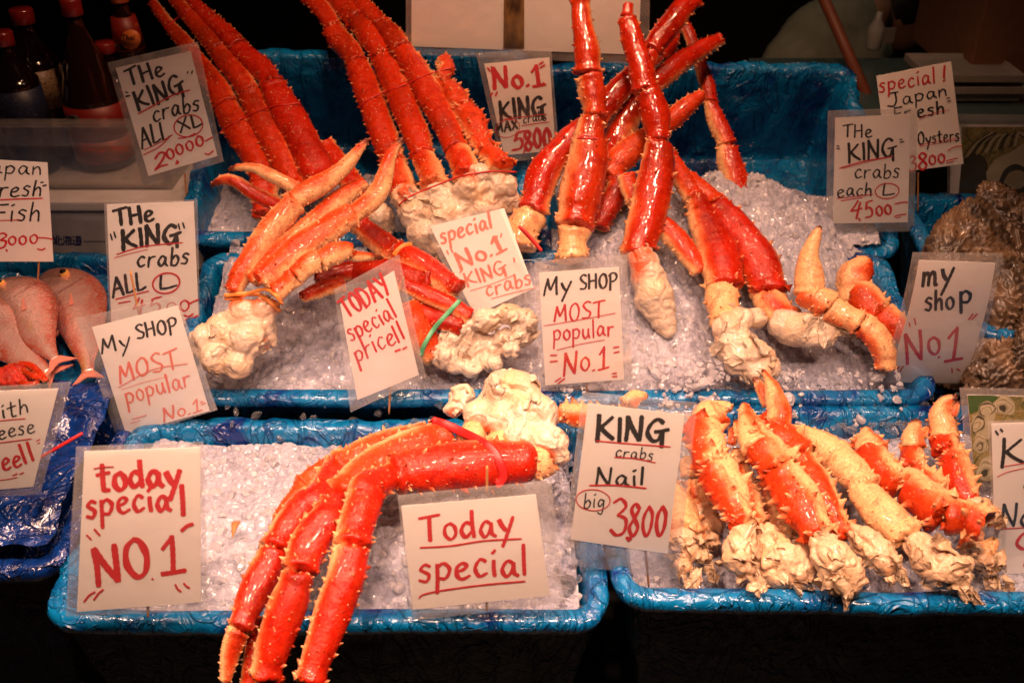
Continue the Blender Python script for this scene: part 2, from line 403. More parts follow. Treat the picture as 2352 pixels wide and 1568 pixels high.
SEEDC = [0]
LEGNAMES = ['leg', 'leg_segment', 'leg_segment', 'leg_segment', 'leg_segment']
def leg(parent, frame, segs, mode='y', mat='crab', name='leg', **kw):
    """segs: list of point lists; the first segment is the part, the others its sub-parts"""
    flat = []; idx = []
    for s in segs:
        idx.append((len(flat), len(flat) + len(s))); flat += s
    W, R = interp_pts(frame, flat, mode)
    root = None; objs = []
    for j, (a, b) in enumerate(idx):
        SEEDC[0] += 1
        C = W[a:b]; r = R[a:b].copy()
        if j > 0:      # overlap the joint a little
            C = np.vstack([C[:1] + (W[a - 1:a] - C[:1]) * 1.3, C]); r = np.r_[min(r[0], R[a - 1]) * (.94 if kw.get('kind') == 'claw' else .86), r]
        k = dict(kw); last = j == len(idx) - 1
        if 'per' in k:
            per = k.pop('per')
            if j < len(per): k.update(per[j])
        if 'tip' in k and not last: k['tip'] = False
        if 'darktip' in k and not last: k['darktip'] = 0
        if 'open_end' in k and not last: k['open_end'] = False
        o = segment(name if j == 0 else ('leg_tip' if k.get('tip') else 'leg_segment'), C, r, M[mat], parent if j == 0 else root, seed=SEEDC[0], **k)
        if j == 0: root = o
        objs.append(o)
    return root

_ico = None
def ico(sub=2):
    bm = bmesh.new(); bmesh.ops.create_icosphere(bm, subdivisions=sub, radius=1)
    V = np.array([tuple(v.co) for v in bm.verts]); Fc = [tuple(v.index for v in f.verts) for f in bm.faces]; bm.free(); return V, Fc
ICO3 = ico(3); ICO2 = ico(2); ICO1 = ico(1)
def blob(name, lumps, mat, parent, voxel=.0026, amp=.003, freq=55, colf=None, fold=1.0, seed=1, tint=None, smooth_it=22):
    """lumps: (centre, (rx,ry,rz)) fused with a voxel remesh, then folded and frayed by noise"""
    V = []; Fc = []
    for c, r in lumps:
        b = len(V); r = np.array(r if hasattr(r, '__len__') else (r, r, r)) * (1.10 if smooth_it > 20 else 1)
        V += list(ICO3[0] * r + np.array(c)); Fc += [tuple(i + b for i in f) for f in ICO3[1]]
    me = bpy.data.meshes.new('tmp'); me.from_pydata([tuple(v) for v in V], [], Fc)
    ob = bpy.data.objects.new('tmp', me); COL.objects.link(ob)
    md = ob.modifiers.new('r', 'REMESH'); md.mode = 'VOXEL'; md.voxel_size = voxel
    ms = ob.modifiers.new('s', 'SMOOTH'); ms.iterations = smooth_it; ms.factor = .5
    dg = bpy.context.evaluated_depsgraph_get(); ev = ob.evaluated_get(dg)
    m2 = bpy.data.meshes.new_from_object(ev)
    bpy.data.objects.remove(ob); bpy.data.meshes.remove(me)
    n = len(m2.vertices); P = np.empty(n * 3); m2.vertices.foreach_get('co', P); P = P.reshape(-1, 3)
    Nn = np.empty(n * 3); m2.vertex_normals.foreach_get('vector', Nn); Nn = Nn.reshape(-1, 3)
    W = P + .012 * np.stack([vnoise(P, 30, seed + 50), vnoise(P, 30, seed + 51), vnoise(P, 30, seed + 52)], 1)
    W = W + .006 * np.stack([vnoise(P, 90, seed + 60), vnoise(P, 90, seed + 61), vnoise(P, 90, seed + 62)], 1)
    rgd = random.Random(seed); D1 = np.array([rgd.uniform(.35, 1.2), rgd.uniform(.35, 1.2), rgd.uniform(.35, 1.2)])
    n1 = vnoise(W * D1, freq * .5, seed); n2 = np.abs(vnoise(W * D1[::-1], freq * 1.3, seed + 7)); n3 = fbm(W * D1, freq * 4.5, seed + 9, 2)
    amp = amp * .75
    d = fold * amp * (1.2 * n1 + 1.1 * (np.minimum(n2 * 5, 1) - 1) + .5 * (1 - np.minimum(np.abs(vnoise(W, freq * 1.9, seed + 3)) * 5, 1))) + amp * .16 * n3
    P2 = P + Nn * d[:, None]
    m2.vertices.foreach_set('co', P2.ravel())
    a = m2.color_attributes.new('Col', 'FLOAT_COLOR', 'POINT')
    c = np.ones((n, 4)); base = np.array([0.64, 0.52, 0.415]); y = sstep(-.1, .6, fbm(P, 40, seed + 20, 3))[:, None]
    y2 = sstep(.1, .55, fbm(P, 22, seed + 31, 3))[:, None]; base = base * (1 - .45 * y2) + np.array([.74, .34, .16]) * .45 * y2
    c[:, :3] = base * (1 - y * .5) + np.array([0.62, 0.36, 0.15]) * y * .5
    if tint is not None: c[:, :3] *= np.array(tint)
    if colf is not None: c[:, :3] = colf(P2, c[:, :3])
    a.data.foreach_set('color', c.astype(np.float32).ravel())
    m2.polygons.foreach_set('use_smooth', [True] * len(m2.polygons)); m2.materials.clear(); m2.materials.append(mat); m2.name = name
    o = bpy.data.objects.new(name, m2); COL.objects.link(o)
    if parent: o.parent = parent; o.location = -abs_loc(parent)
    return o
def flakes(name, pts, mat, parent, n=14, size=.012, seed=3, drop=.5, surface=None, hug=22, tint=(1, 1, 1)):
    """torn shreds and folded membrane: thin curved leaves lying on and hanging off the meat, as one mesh"""
    rg = np.random.default_rng(seed); V = []; Fc = []; C = []
    items = []
    for i in range(n):
        p = np.array(pts[rg.integers(len(pts))]) + rg.normal(0, size * .45, 3)
        d = rg.normal(0, 1, 3) + np.array([0, -.5, -drop]); d /= np.linalg.norm(d)
        u = np.cross(d, rg.normal(0, 1, 3)); u /= np.linalg.norm(u); items.append((p, d, u, 1.0, .6))
    if surface is not None:
        me = surface.data; l = np.array(tuple(abs_loc(surface))); cand = rg.integers(0, len(me.vertices), hug * 6)
        k = 0; hug = int(hug * .2)
        for c in cand:
            v = me.vertices[int(c)]; nn = np.array(tuple(v.normal)); p = np.array(tuple(v.co)) + l
            if nn @ (np.array(tuple(CAM)) - p) / np.linalg.norm(np.array(tuple(CAM)) - p) < .15: continue
            d = np.cross(nn, rg.normal(0, 1, 3)) + np.array([0, -.25, -.35 * drop]); d -= nn * (nn @ d); d /= np.linalg.norm(d)
            items.append((p, d, nn, 1.5, .16)); k += 1
            if k >= hug: break
    for p, d, u, sc, lift in items:
        s = np.cross(d, u); L = size * sc * rg.uniform(.8, 1.8); wd = size * sc * rg.uniform(.35, .8); b = len(V); A = 9; Bn = 7
        ph = rg.uniform(0, 6); cu = rg.uniform(-.3, 1.0); tone = rg.uniform(.78, 1.0)
        for side in (0, 1):
            for a in range(A):
                t = a / (A - 1)
                for k in range(Bn):
                    q = k / (Bn - 1) - .5
                    wv = wd * (math.sin(math.pi * min(1, .18 + t * .8)) ** .6) * (1 + .22 * math.sin(9 * t + ph))
                    rag = 1 + .16 * math.sin(13 * q + ph) + .10 * math.sin(29 * q + ph * 3)
                    V.append(p + d * L * (t - .35) * rag + s * wv * q * 1.7 + u * (L * lift * cu * t * t + wd * .30 * math.cos(4.5 * q + ph * 2 + 2.5 * t) - .0006 + side * .0007))
                    C.append(np.array([.66, .53, .41]) * np.array(tint) * tone * (1 - .12 * abs(q)))
        G = A * Bn
        for a in range(A - 1):
            for k in range(Bn - 1):
                q = b + a * Bn + k
                Fc.append((q, q + 1, q + Bn + 1, q + Bn)); Fc.append((q + G, q + G + Bn, q + G + Bn + 1, q + G + 1))
        rim = [a * Bn for a in range(A)] + [(A - 1) * Bn + k for k in range(1, Bn)] + [a * Bn + Bn - 1 for a in range(A - 2, -1, -1)] + [k for k in range(Bn - 2, 0, -1)]
        for j in range(len(rim)):
            x, y = rim[j], rim[(j + 1) % len(rim)]; Fc.append((b + x, b + x + G, b + y + G, b + y))
    o = meshobj(name, V, Fc, mat, parent, np.array(C)); o['kind'] = 'stuff'; return o
def lump_pts(frame, L, mode='y'):
    """L: (x, y, r, d[, sx, sy, sz])"""
    out = []
    for l in L:
        px, py = fr(frame, l[0], l[1]); p = aty(px, py, l[3]) if mode == 'y' else atz(px, py, l[3])
        r = l[2] * FR[frame][2] * depth(p) / F
        s = l[4:7] if len(l) > 4 else (1, .8, .9)
        out.append((tuple(p), (r * s[0], r * s[1], r * s[2])))
    return out
def orange_near(pts, rad):
    pts = [np.array(tuple(p)) for p in pts]
    def f(P, c):
        d = np.min([np.linalg.norm(P - p, axis=1) for p in pts], axis=0)
        m = (sstep(rad, rad * .35, d + .35 * rad * fbm(P, 70, 77, 3)))[:, None]
        return c * (1 - m) + (ORG * .7 + RED * .3) * m
    return f

# ------------------------------------------------------------------ the stall: boxes
M['skirt'] = liner_mat('shaded_hanging_film', (0.0006, 0.002, 0.006), (0.001, 0.006, 0.014), .4)  # near-black copy of the liner film, shade under the front rims as colour
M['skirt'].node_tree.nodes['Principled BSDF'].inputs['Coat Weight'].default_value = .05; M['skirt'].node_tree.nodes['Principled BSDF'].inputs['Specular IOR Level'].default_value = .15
def rrect(w_, d_, r, n):
    """n points round a rounded rectangle, starting at the front left corner, evenly spaced"""
    r = max(r, .0005); pts = []
    def arc(cx, cy, a0):
        for k in range(9): a = a0 + k / 8 * math.pi / 2; pts.append((cx + r * math.cos(a), cy + r * math.sin(a)))
    arc(w_ - r, r, -math.pi / 2); arc(w_ - r, d_ - r, 0); arc(r, d_ - r, math.pi / 2); arc(r, r, math.pi)
    P = np.array(pts + [pts[0]]); L = np.r_[0, np.cumsum(np.linalg.norm(np.diff(P, axis=0), axis=1))]
    s = np.linspace(0, L[-1], n, endpoint=False)
    return np.stack([np.interp(s, L, P[:, 0]), np.interp(s, L, P[:, 1])], 1)
def fish_box(label, x0, x1, y0, y1, z, depth_, tilt=0, mat='blue', t=.020, skirt=.30, wr=1.5, seed=0, group='blue film lined ice boxes'):
    root = empty('ice_box', (x0, y0, z), label, 'ice box', group)
    W_, D_ = x1 - x0, y1 - y0; n = 460
    # profile: (inset from outer wall, height)
    oi = lambda q: .010 + .2 * (q - .028)
    prof = [(oi(skirt), -skirt), (oi(skirt * .7), -skirt * .7), (oi(skirt * .4), -skirt * .4), (oi(.07), -.07), (oi(.04), -.04), (.009, -.026), (.001, -.019), (-.002, -.012), (-.0015, -.002), (.002, 0), (t * .6, .0005), (t - .002, 0), (t, -.003), (t + .005, -.02), (t + .012, -.06), (t + .024, -depth_ + .012), (t + .034, -depth_), (t + .09, -depth_)]
    PP = crom(np.array([(a, b, 0) for a, b in prof]), 74)
    R0 = .035; rings = []
    for a, b, _ in PP:
        q = rrect(max(W_ - 2 * a, .02), max(D_ - 2 * a, .02), max(R0 - a, .006), n) + np.array([a, a])
        rings.append(np.c_[q, np.full(n, b)])
    V = np.array(rings).reshape(-1, 3); m = len(PP)
    Fc = []
    for i in range(m - 1):
        for k in range(n):
            a = i * n + k; b = i * n + (k + 1) % n; Fc.append((a, b, b + n, a + n))
    Fc.append(tuple((m - 1) * n + k for k in range(n)))
    # wrinkles of the film
    cs = 60; Q = V + seed * 3.1
    along = np.repeat(0, 1)
    w1 = 1 - np.abs(fbm(Q * np.array([1, 1, .35]), 26, seed, 3)) * 2
    w2 = 1 - np.abs(fbm(Q * np.array([.5, 1, 1.2]), 60, seed + 3, 2)) * 2
    cen = np.array([W_ / 2, D_ / 2, 0]); dirs = V - cen; dirs[:, 2] = 0; dirs /= np.linalg.norm(dirs, axis=1)[:, None] + 1e-9
    V = V + dirs * (.0045 * fbm(V * np.array([1, 1, .2]), 7, seed + 20, 2) * wr)[:, None]
    hang = sstep(-.03, -.25, V[:, 2])
    V = V + dirs * ((w1 * .0026 + w2 * .0014) * wr + hang * fbm(Q * np.array([1, 1, .15]), 11, seed + 9, 2) * .012)[:, None]
    V[:, 2] += (w1 * .0018 + w2 * .0013) * wr + .0030 * fbm(Q, 9, seed + 4, 2)
    a = math.radians(tilt); Rm = np.array([[1, 0, 0], [0, math.cos(a), -math.sin(a)], [0, math.sin(a), math.cos(a)]])
    V = V @ Rm.T + np.array([x0, y0, z])
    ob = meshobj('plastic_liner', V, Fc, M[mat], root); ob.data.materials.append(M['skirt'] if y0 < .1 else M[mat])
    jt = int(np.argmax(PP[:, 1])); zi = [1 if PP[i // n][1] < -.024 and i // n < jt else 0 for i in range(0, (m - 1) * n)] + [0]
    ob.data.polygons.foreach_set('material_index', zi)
    return root
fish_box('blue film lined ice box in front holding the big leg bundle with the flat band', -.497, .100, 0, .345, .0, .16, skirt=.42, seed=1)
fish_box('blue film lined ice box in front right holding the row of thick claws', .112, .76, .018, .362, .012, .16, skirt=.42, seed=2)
fish_box('long blue film lined ice box in the middle row with the ice mound', -.462, .565, .364, .648, .022, .10, tilt=15, skirt=.2, seed=3)
fish_box('blue film lined ice box at the back, behind the two tied red leg fans', -.520, .028, .665, 1.105, .105, .20, tilt=23, skirt=.2, seed=4)
fish_box('blue film lined ice box at the back right, behind the crossed glossy legs', .046, .610, .665, 1.105, .078, .20, tilt=23, skirt=.2, seed=5)
fish_box('blue film lined box on the left holding the pink sea breams', -1.15, -.556, .395, .750, .022, .09, tilt=2, skirt=.2, seed=6)
fish_box('blue film lined box on the right heaped with rough oysters', .632, 1.25, .42, .80, .088, .14, tilt=5, skirt=.3, seed=7)
fish_box('low box under a crumpled dark blue sheet at the lower left', -1.15, -.515, .085, .36, -.01, .05, mat='navy', skirt=.42, wr=2.0, seed=8)

# crumpled dark film over the lower left box
def sheet(name, x0, x1, y0, y1, zf, amp, mat, label, cat, nx=170, ny=110, seed=0):
    X, Y = np.meshgrid(np.linspace(x0, x1, nx), np.linspace(y0, y1, ny))
    P = np.c_[X.ravel(), Y.ravel(), np.zeros(nx * ny)]
    W = P + .03 * np.stack([vnoise(P, 14, 1 + seed), vnoise(P, 14, 2 + seed), vnoise(P, 14, 3)], 1)
    z = np.array([zf(x, y) for x, y in P[:, :2]]) + amp * ((1 - np.abs(fbm(W, 16, seed, 3)) * 2.4) + .35 * (1 - np.abs(fbm(W, 55, seed + 4, 2)) * 2.2))
    V = np.c_[P[:, :2], z]; V2 = V - np.array([0, 0, .0008])
    G = nx * ny; Fc = []
    for j in range(ny - 1):
        for i in range(nx - 1):
            a = j * nx + i; Fc.append((a, a + 1, a + nx + 1, a + nx)); Fc.append((a + G, a + nx + G, a + nx + 1 + G, a + 1 + G))
    o = meshobj(name, np.vstack([V, V2]), Fc, M[mat]); tag(o, label, cat); return o
sheet('plastic_sheet', -1.12, -.525, .10, .375, lambda x, y: .010 + .10 * (y - .1), .010, 'navy', 'crumpled glossy dark blue plastic sheet at the lower left', 'plastic sheet', seed=2)
sheet('plastic_sheet', -1.10, -.60, .42, .72, lambda x, y: -.005 + .05 * (y - .4), .008, 'blue', 'wet blue plastic sheet the pink sea breams lie on', 'plastic sheet', seed=5)

# ------------------------------------------------------------------ crushed ice
def z_fl(x, y):   # front left box
    e = min(x + .473, .076 - x, y - .024, .321 - y)
    return -.022 + .020 * sstep(0, .09, e) + .006 * math.sin(9 * x + 2) * math.sin(14 * y)
def z_fr(x, y):
    e = min(x - .136, .736 - x, y - .042, .338 - y)
    return -.045 + .040 * sstep(.02, .16, e) + .030 * sstep(.16, .34, y) - .002
def z_mid(x, y):
    base = .012 + (y - .37) * .275
    right = sstep(.05, .22, x) * (1 - sstep(.42, .56, x) * .8)
    return base + right * (.052 * sstep(.42, .70, y)) + .006 * math.sin(11 * x) - .01 * sstep(.06, 0, y - .385) - .015 * sstep(.5, .56, x)
def z_bl(x, y): return .085 + (y - .67) * .30 - .02
def z_br(x, y): return .100 + (y - .67) * .42 + .012 * math.sin(8 * x)
def ice(name, label, x0, x1, y0, y1, zf, seed, sp=.0075, smin=.0018, smax=.0088, layers=.5, inside=None, mat='ice', base=True):
    rg = np.random.default_rng(seed)
    def zarr(x, y): return np.array([zf(a, b) for a, b in zip(x, y)])
    V = []; Fl = []; off = 0
    if base:
        nx = int((x1 - x0) / .0022); ny = int((y1 - y0) / .0022)
        X, Y = np.meshgrid(np.linspace(x0, x1, nx), np.linspace(y0, y1, ny)); x = X.ravel(); y = Y.ravel()
        P = np.c_[x, y, np.zeros(len(x))]
        z = zarr(x, y) - .001 + .005 * fbm(P, 60, seed, 3) + .013 * fbm(P, 13, seed + 2, 2) + .0045 * np.abs(vnoise(P, 110, seed + 6)) + .0020 * np.abs(vnoise(P, 230, seed + 8)) + .0008 * vnoise(P, 420, seed)
        if inside is not None: z = np.where([inside(a, b) for a, b in zip(x, y)], z, z - .05)
        V.append(np.c_[x, y, z]); q = np.arange(nx * ny).reshape(ny, nx)
        f = np.stack([q[:-1, :-1].ravel(), q[:-1, 1:].ravel(), q[1:, 1:].ravel(), q[1:, :-1].ravel()], 1); Fl.append(('q', f)); off = nx * ny
    N = int((x1 - x0) * (y1 - y0) / sp ** 2 * layers)
    px = rg.uniform(x0, x1, N); py = rg.uniform(y0, y1, N)
    if inside is not None:
        k = np.array([inside(a, b) for a, b in zip(px, py)]); px, py = px[k], py[k]; N = len(px)
    s = smin + (smax - smin) * rg.random(N) ** 2.6
    PP = np.c_[px, py, np.zeros(N)]
    pz = zarr(px, py) - .0014 + .013 * fbm(PP, 13, seed + 2, 2) + rg.uniform(-.55, .30, N) * s + .004 * fbm(PP, 60, seed, 3)
    U = ICO2[0]; Tn = np.array(ICO2[1])
    # random convex-ish shards: clip a sphere by random planes
    nv = 36; lib = []
    for i in range(nv):
        v = U.copy() * rg.uniform(.65, 1.35, 3)
        for j in range(7):
            d = rg.normal(0, 1, 3); d /= np.linalg.norm(d); h = rg.uniform(.35, .75)
            o = v @ d - h; v = v - np.maximum(o, 0)[:, None] * d
        lib.append(v)
    lib = np.array(lib); pick = rg.integers(0, nv, N)
    q = rg.normal(0, 1, (N, 4)); q /= np.linalg.norm(q, axis=1)[:, None]; a, b, c, d = q.T
    Rm = np.stack([1 - 2 * (c * c + d * d), 2 * (b * c - a * d), 2 * (b * d + a * c), 2 * (b * c + a * d), 1 - 2 * (b * b + d * d), 2 * (c * d - a * b), 2 * (b * d - a * c), 2 * (c * d + a * b), 1 - 2 * (b * b + c * c)], 1).reshape(N, 3, 3)
    W = np.einsum('nij,nkj->nki', Rm, lib[pick]) * s[:, None, None] + np.c_[px, py, pz][:, None, :]
    V.append(W.reshape(-1, 3))
    f = (Tn[None] + (np.arange(N) * len(U))[:, None, None] + off).reshape(-1, 3); Fl.append(('t', f))
    V = np.vstack(V)
    me = bpy.data.meshes.new(name); me.vertices.add(len(V)); me.vertices.foreach_set('co', V.ravel())
    loops = np.concatenate([g.ravel() for _, g in Fl]); tot = np.concatenate([np.full(len(g), g.shape[1]) for _, g in Fl])
    me.loops.add(len(loops)); me.loops.foreach_set('vertex_index', loops)
    me.polygons.add(len(tot)); me.polygons.foreach_set('loop_start', np.r_[0, np.cumsum(tot)[:-1]]); me.polygons.foreach_set('loop_total', tot)
    sm = rg.random(len(tot)) < 0; me.polygons.foreach_set('use_smooth', [True] * len(tot))
    me.materials.append(M[mat]); me.materials.append(M['mush'])
    if base: me.polygons.foreach_set('material_index', np.concatenate([np.full(len(g), 1 if k_ == 'q' else 0) for k_, g in Fl]))
    me.update(); me.validate()
    try: me.set_sharp_from_angle(angle=math.radians(28))
    except Exception: pass
    o = bpy.data.objects.new(name, me); COL.objects.link(o); tag(o, label, 'ice', kind='stuff'); return o
ice('crushed_ice', 'crushed ice filling the front box under the big leg bundle', -.470, .073, .026, .318, z_fl, 1)
ice('crushed_ice', 'crushed ice under the row of thick claws', .138, .70, .044, .336, z_fr, 2)
ice('crushed_ice', 'crushed ice mound in the middle box', -.435, .545, .388, .70, z_mid, 3, inside=lambda x, y: (y < .655 - .02 * math.sin(30 * x)) or (.06 < x < .50))
ice('crushed_ice', 'crushed ice in the shaded back left box', -.490, .0, .695, .86, z_bl, 4, sp=.0085)
ice('crushed_ice', 'crushed ice bank in the back right box', .072, .575, .675, .83, z_br, 5, inside=lambda x, y: y < .785 + .02 * math.sin(22 * x) - .06 * sstep(.42, .58, x))
# loose clear lumps sliding over the rims between the boxes
ice('ice_lumps', 'loose clear ice lumps melting on the blue rims between the boxes', -.44, .70, .322, .392, lambda x, y: .000 + .020 * sstep(.33, .38, y) - .012 * math.exp(-((y - .352) / .008) ** 2), 6, sp=.0125, smin=.004, smax=.011, layers=1, mat='clear', base=False, inside=lambda x, y: rnd.random() < (.3 + .7 * sstep(-.15, .25, x)))
ice('crushed_ice', 'crushed ice spilling over the blue rims between the middle box and the claws', .02, .52, .330, .405, lambda x, y: .014 + .036 * sstep(.335, .39, y) + .010 * vnoise(np.array([[x, y, 0]]), 22, 5)[0], 8, sp=.0085, smin=.0025, smax=.0095, layers=1.3, mat='ice', base=False, inside=lambda x, y: vnoise(np.array([[x, y, 0]]), 24, 9)[0] > -.25 + 1.6 * abs(y - .385) / .05 * .3)
ice('ice_lumps', 'clear melting ice lumps at the inner wall of the front box', .050, .090, .03, .30, lambda x, y: -.012, 7, sp=.013, smin=.004, smax=.011, layers=1, mat='clear', base=False)

# ------------------------------------------------------------------ crab pieces
G_BUN = 'tied king crab leg bundles'; G_CLAW = 'thick king crab claws in a row on ice'
def base_empty(frame, x, y, d, mode, label, cat, group):
    px, py = fr(frame, x, y); p = aty(px, py, d) if mode == 'y' else atz(px, py, d)
    return empty({'crab leg': 'crab_limb', 'crab legs': 'crab_leg_bundle', 'crab claw': 'crab_claw'}[cat], p, label, cat, group)

# --- fan at the top left (three legs, behind the XL card)
b1 = base_empty('D', 850, 500, .66, 'y', 'fan of tied matte red king crab legs leaning back beside the XL price card', 'crab legs', G_BUN)
leg(b1, 'D', [[(350, 5, 9.9, 1.13), (381, 48, 13.5), (420, 95, 17.1), (440, 120, 18.9)], [(446, 128, 18.9), (472, 165, 22.5), (502, 205, 26.1), (524, 250, 27.9)],
              [(530, 262, 30.6), (552, 300, 32.4), (577, 345, 32.4), (600, 392, 29.7), (606, 430, 28.8)], [(606, 436, 30.6), (612, 500, 27.0, .67)]], red=.8, side=.45, tone=.25)
leg(b1, 'D', [[(392, -12, 11.7, 1.13), (432, 33, 16.2), (474, 82, 18.9), (503, 118, 19.8)], [(508, 126, 20.7), (531, 154, 23.4), (560, 190, 24.3), (576, 218, 24.3)],
              [(580, 228, 27.0), (610, 286, 29.7), (640, 345, 29.7), (666, 400, 27.9), (684, 440, 25.2, .70)]], red=.85, side=.45, tone=.25)
leg(b1, 'D', [[(430, -8, 13.5, 1.12), (476, 40, 18.9), (520, 81, 20.7), (548, 112, 20.7)], [(553, 118, 22.5), (590, 150, 24.3), (612, 172, 23.4), (626, 196, 24.3)],
              [(630, 206, 27.9), (662, 260, 34.2), (694, 320, 36.9), (722, 380, 36.0), (745, 430, 32.4, .70)]], red=1.0)
leg(b1, 'D', [[(745, 330, 19.8, .80), (785, 385, 23.4), (820, 440, 25.2), (848, 478, 25.2, .67)]], red=.4)
blob('shoulder_meat', lump_pts('D', [(870, 500, 34, .665), (850, 480, 30, .68), (885, 525, 24, .66), (840, 515, 26, .68)]), M['meat'], b1, seed=3)

# --- fan in the middle back (four legs)
b2 = base_empty('D', 1050, 520, .64, 'y', 'fan of four tied red legs with a wide pale shoulder beside the MAX price card', 'crab legs', G_BUN)
leg(b2, 'D', [[(708, -8, 19.8, 1.14), (739, 22, 20.7), (757, 50, 19.8), (766, 68, 19.8)], [(768, 74, 22.5), (779, 92, 25.2), (808, 125, 23.4), (822, 150, 22.5)],
              [(826, 160, 27.9), (842, 200, 29.7), (860, 250, 29.7), (876, 300, 29.7), (893, 345, 27.9), (905, 380, 25.2)], [(908, 388, 27.0), (922, 420, 27.0), (930, 450, 27.0, .67)]], red=.9, side=.4, tone=.22, per=[{}, {}, {}, dict(red=.25)])
leg(b2, 'D', [[(768, -8, 22.5, 1.13), (801, 24, 25.2), (826, 50, 25.2)], [(832, 60, 24.3), (850, 84, 27.9), (870, 112, 25.2), (878, 134, 22.5)],
              [(884, 146, 25.2), (902, 180, 28.8), (924, 225, 30.6), (944, 278, 29.7), (964, 330, 27.9), (972, 362, 25.2)], [(976, 370, 26.1), (990, 396, 27.0), (1000, 430, 27.0, .66)]], red=.95, side=.4, tone=.22, per=[{}, {}, {}, dict(red=.2)])
leg(b2, 'D', [[(815, 0, 18.0, 1.10), (850, 32, 19.8), (880, 60, 18.9)], [(886, 66, 21.6), (908, 90, 24.3), (926, 118, 24.3)],
              [(932, 128, 26.1), (962, 176, 27.9), (990, 224, 28.8), (1016, 272, 28.8), (1038, 318, 27.9), (1050, 348, 25.2)], [(1054, 354, 27.0), (1068, 384, 28.8), (1075, 410, 28.8, .66)]], red=.95, side=.4, tone=.22, per=[{}, {}, {}, dict(red=.2)])
leg(b2, 'D', [[(1017, 132, 16.2, .93), (1026, 156, 19.8), (1012, 185, 17.1)], [(1020, 196, 19.8), (1036, 214, 25.2), (1052, 236, 25.2), (1066, 252, 20.7)],
              [(1070, 258, 24.3), (1088, 280, 27.9), (1102, 315, 25.2), (1118, 350, 21.6)], [(1122, 352, 20.7), (1138, 368, 25.2), (1152, 390, 27.0, .66)]], red=.55, side=-.4, sp_len=1.5, kind='claw', tone=.6)
L2 = lump_pts('D', [(935, 450, 34, .66), (960, 490, 42, .64), (1010, 450, 40, .66), (1030, 500, 46, .63), (1080, 440, 42, .65), (1110, 480, 40, .64), (1150, 430, 36, .66), (1168, 465, 34, .66), (975, 535, 36, .62), (1010, 560, 34, .62), (1060, 530, 40, .62), (1100, 405, 28, .66)])
S2 = blob('shoulder_meat', L2, M['meat'], b2, seed=5, amp=.0055, freq=34, colf=orange_near([aty(930, 430, .65), aty(1000, 405, .64), aty(1075, 395, .64), aty(1150, 395, .64)], .022))
flakes('meat_shreds', [p for p, r in L2[8:]] + [L2[7][0]], M['meat'], b2, 14, .012, 4, surface=S2, hug=46)

# --- lying claw bundle, mid left, held by an orange band
b3 = base_empty('D', 540, 780, .06, 'z', 'speckled orange and cream claw bundle with an orange band, shoulder resting left on the ice', 'crab legs', G_BUN)
leg(b3, 'J2', [[(330, 960, 44, .42), (372, 860, 56), (430, 770, 62), (500, 660, 66), (570, 570, 68), (640, 490, 66), (690, 430, 62)],
               [(740, 395, 60), (800, 360, 58), (880, 310, 48), (950, 255, 40), (1000, 200, 34), (1050, 140, 24), (1102, 76, 11, .60)]], red=.0, side=-.5, kind='claw', tip=True, darktip=.12, spines=.7, name='claw_leg', tone=.7)
leg(b3, 'J2', [[(440, 900, 40, .42), (540, 790, 52), (640, 690, 58), (740, 600, 58), (840, 510, 56), (930, 430, 54), (1020, 370, 48), (1090, 330, 34, .58)]], red=.0, side=-.5, spines=.9, tone=.6, kind='claw')
leg(b3, 'J2', [[(480, 900, 50, .40), (560, 830, 66), (660, 750, 74), (760, 670, 76), (860, 610, 74), (950, 545, 68), (1020, 505, 60)],
               [(1060, 475, 56), (1120, 430, 56), (1165, 370, 54), (1195, 290, 44), (1215, 220, 36), (1245, 150, 28), (1300, 72, 12, .58)]], red=.1, side=-.4, tip=True, darktip=.16, spines=.9, kind='claw', name='claw_leg', tone=.6)
leg(b3, 'J2', [[(560, 960, 62, .39), (620, 920, 60), (690, 860, 56)], [(710, 840, 54), (770, 790, 62), (830, 770, 58)], [(850, 760, 56), (910, 730, 62), (970, 715, 52), (1000, 728, 40)],
               [(1010, 745, 34), (1070, 750, 26), (1130, 752, 20), (1192, 758, 7, .46)]], red=.12, side=-.7, kind='claw', tip=True, darktip=.5, spines=.7, name='small_claw', tone=.8)
leg(b3, 'J2', [[(700, 365, 36, .56), (640, 335, 36), (580, 305, 36), (520, 275, 36), (470, 250, 30), (400, 240, 24), (345, 245, 17), (300, 255, 7, .60)]], red=-.05, side=.6, tip=True, darktip=.16, spines=.6, name='pincer_finger')
leg(b3, 'J2', [[(650, 470, 40, .56), (580, 450, 40), (510, 420, 38), (430, 380, 36), (360, 330, 34), (300, 310, 30), (250, 320, 22), (203, 350, 8, .60)]], red=.25, side=-.4, tip=True, darktip=.16, spines=.7, name='pincer_finger')
L3 = lump_pts('D', [(470, 780, 34, .39), (500, 825, 36, .37), (545, 838, 34, .36), (520, 760, 44, .40), (570, 780, 44, .38), (560, 720, 42, .41), (610, 710, 36, .41), (600, 745, 38, .40), (455, 805, 20, .38), (610, 780, 28, .39)])
S3 = blob('shoulder_meat', L3, M['meat'], b3, seed=8, amp=.0055, freq=34, colf=orange_near([aty(545, 690, .41), aty(590, 690, .41), aty(640, 700, .41), aty(600, 790, .38)], .016))
flakes('meat_shreds', [L3[1][0], L3[2][0], L3[8][0], L3[9][0]], M['meat'], b3, 14, .009, 5, surface=S3, hug=34)

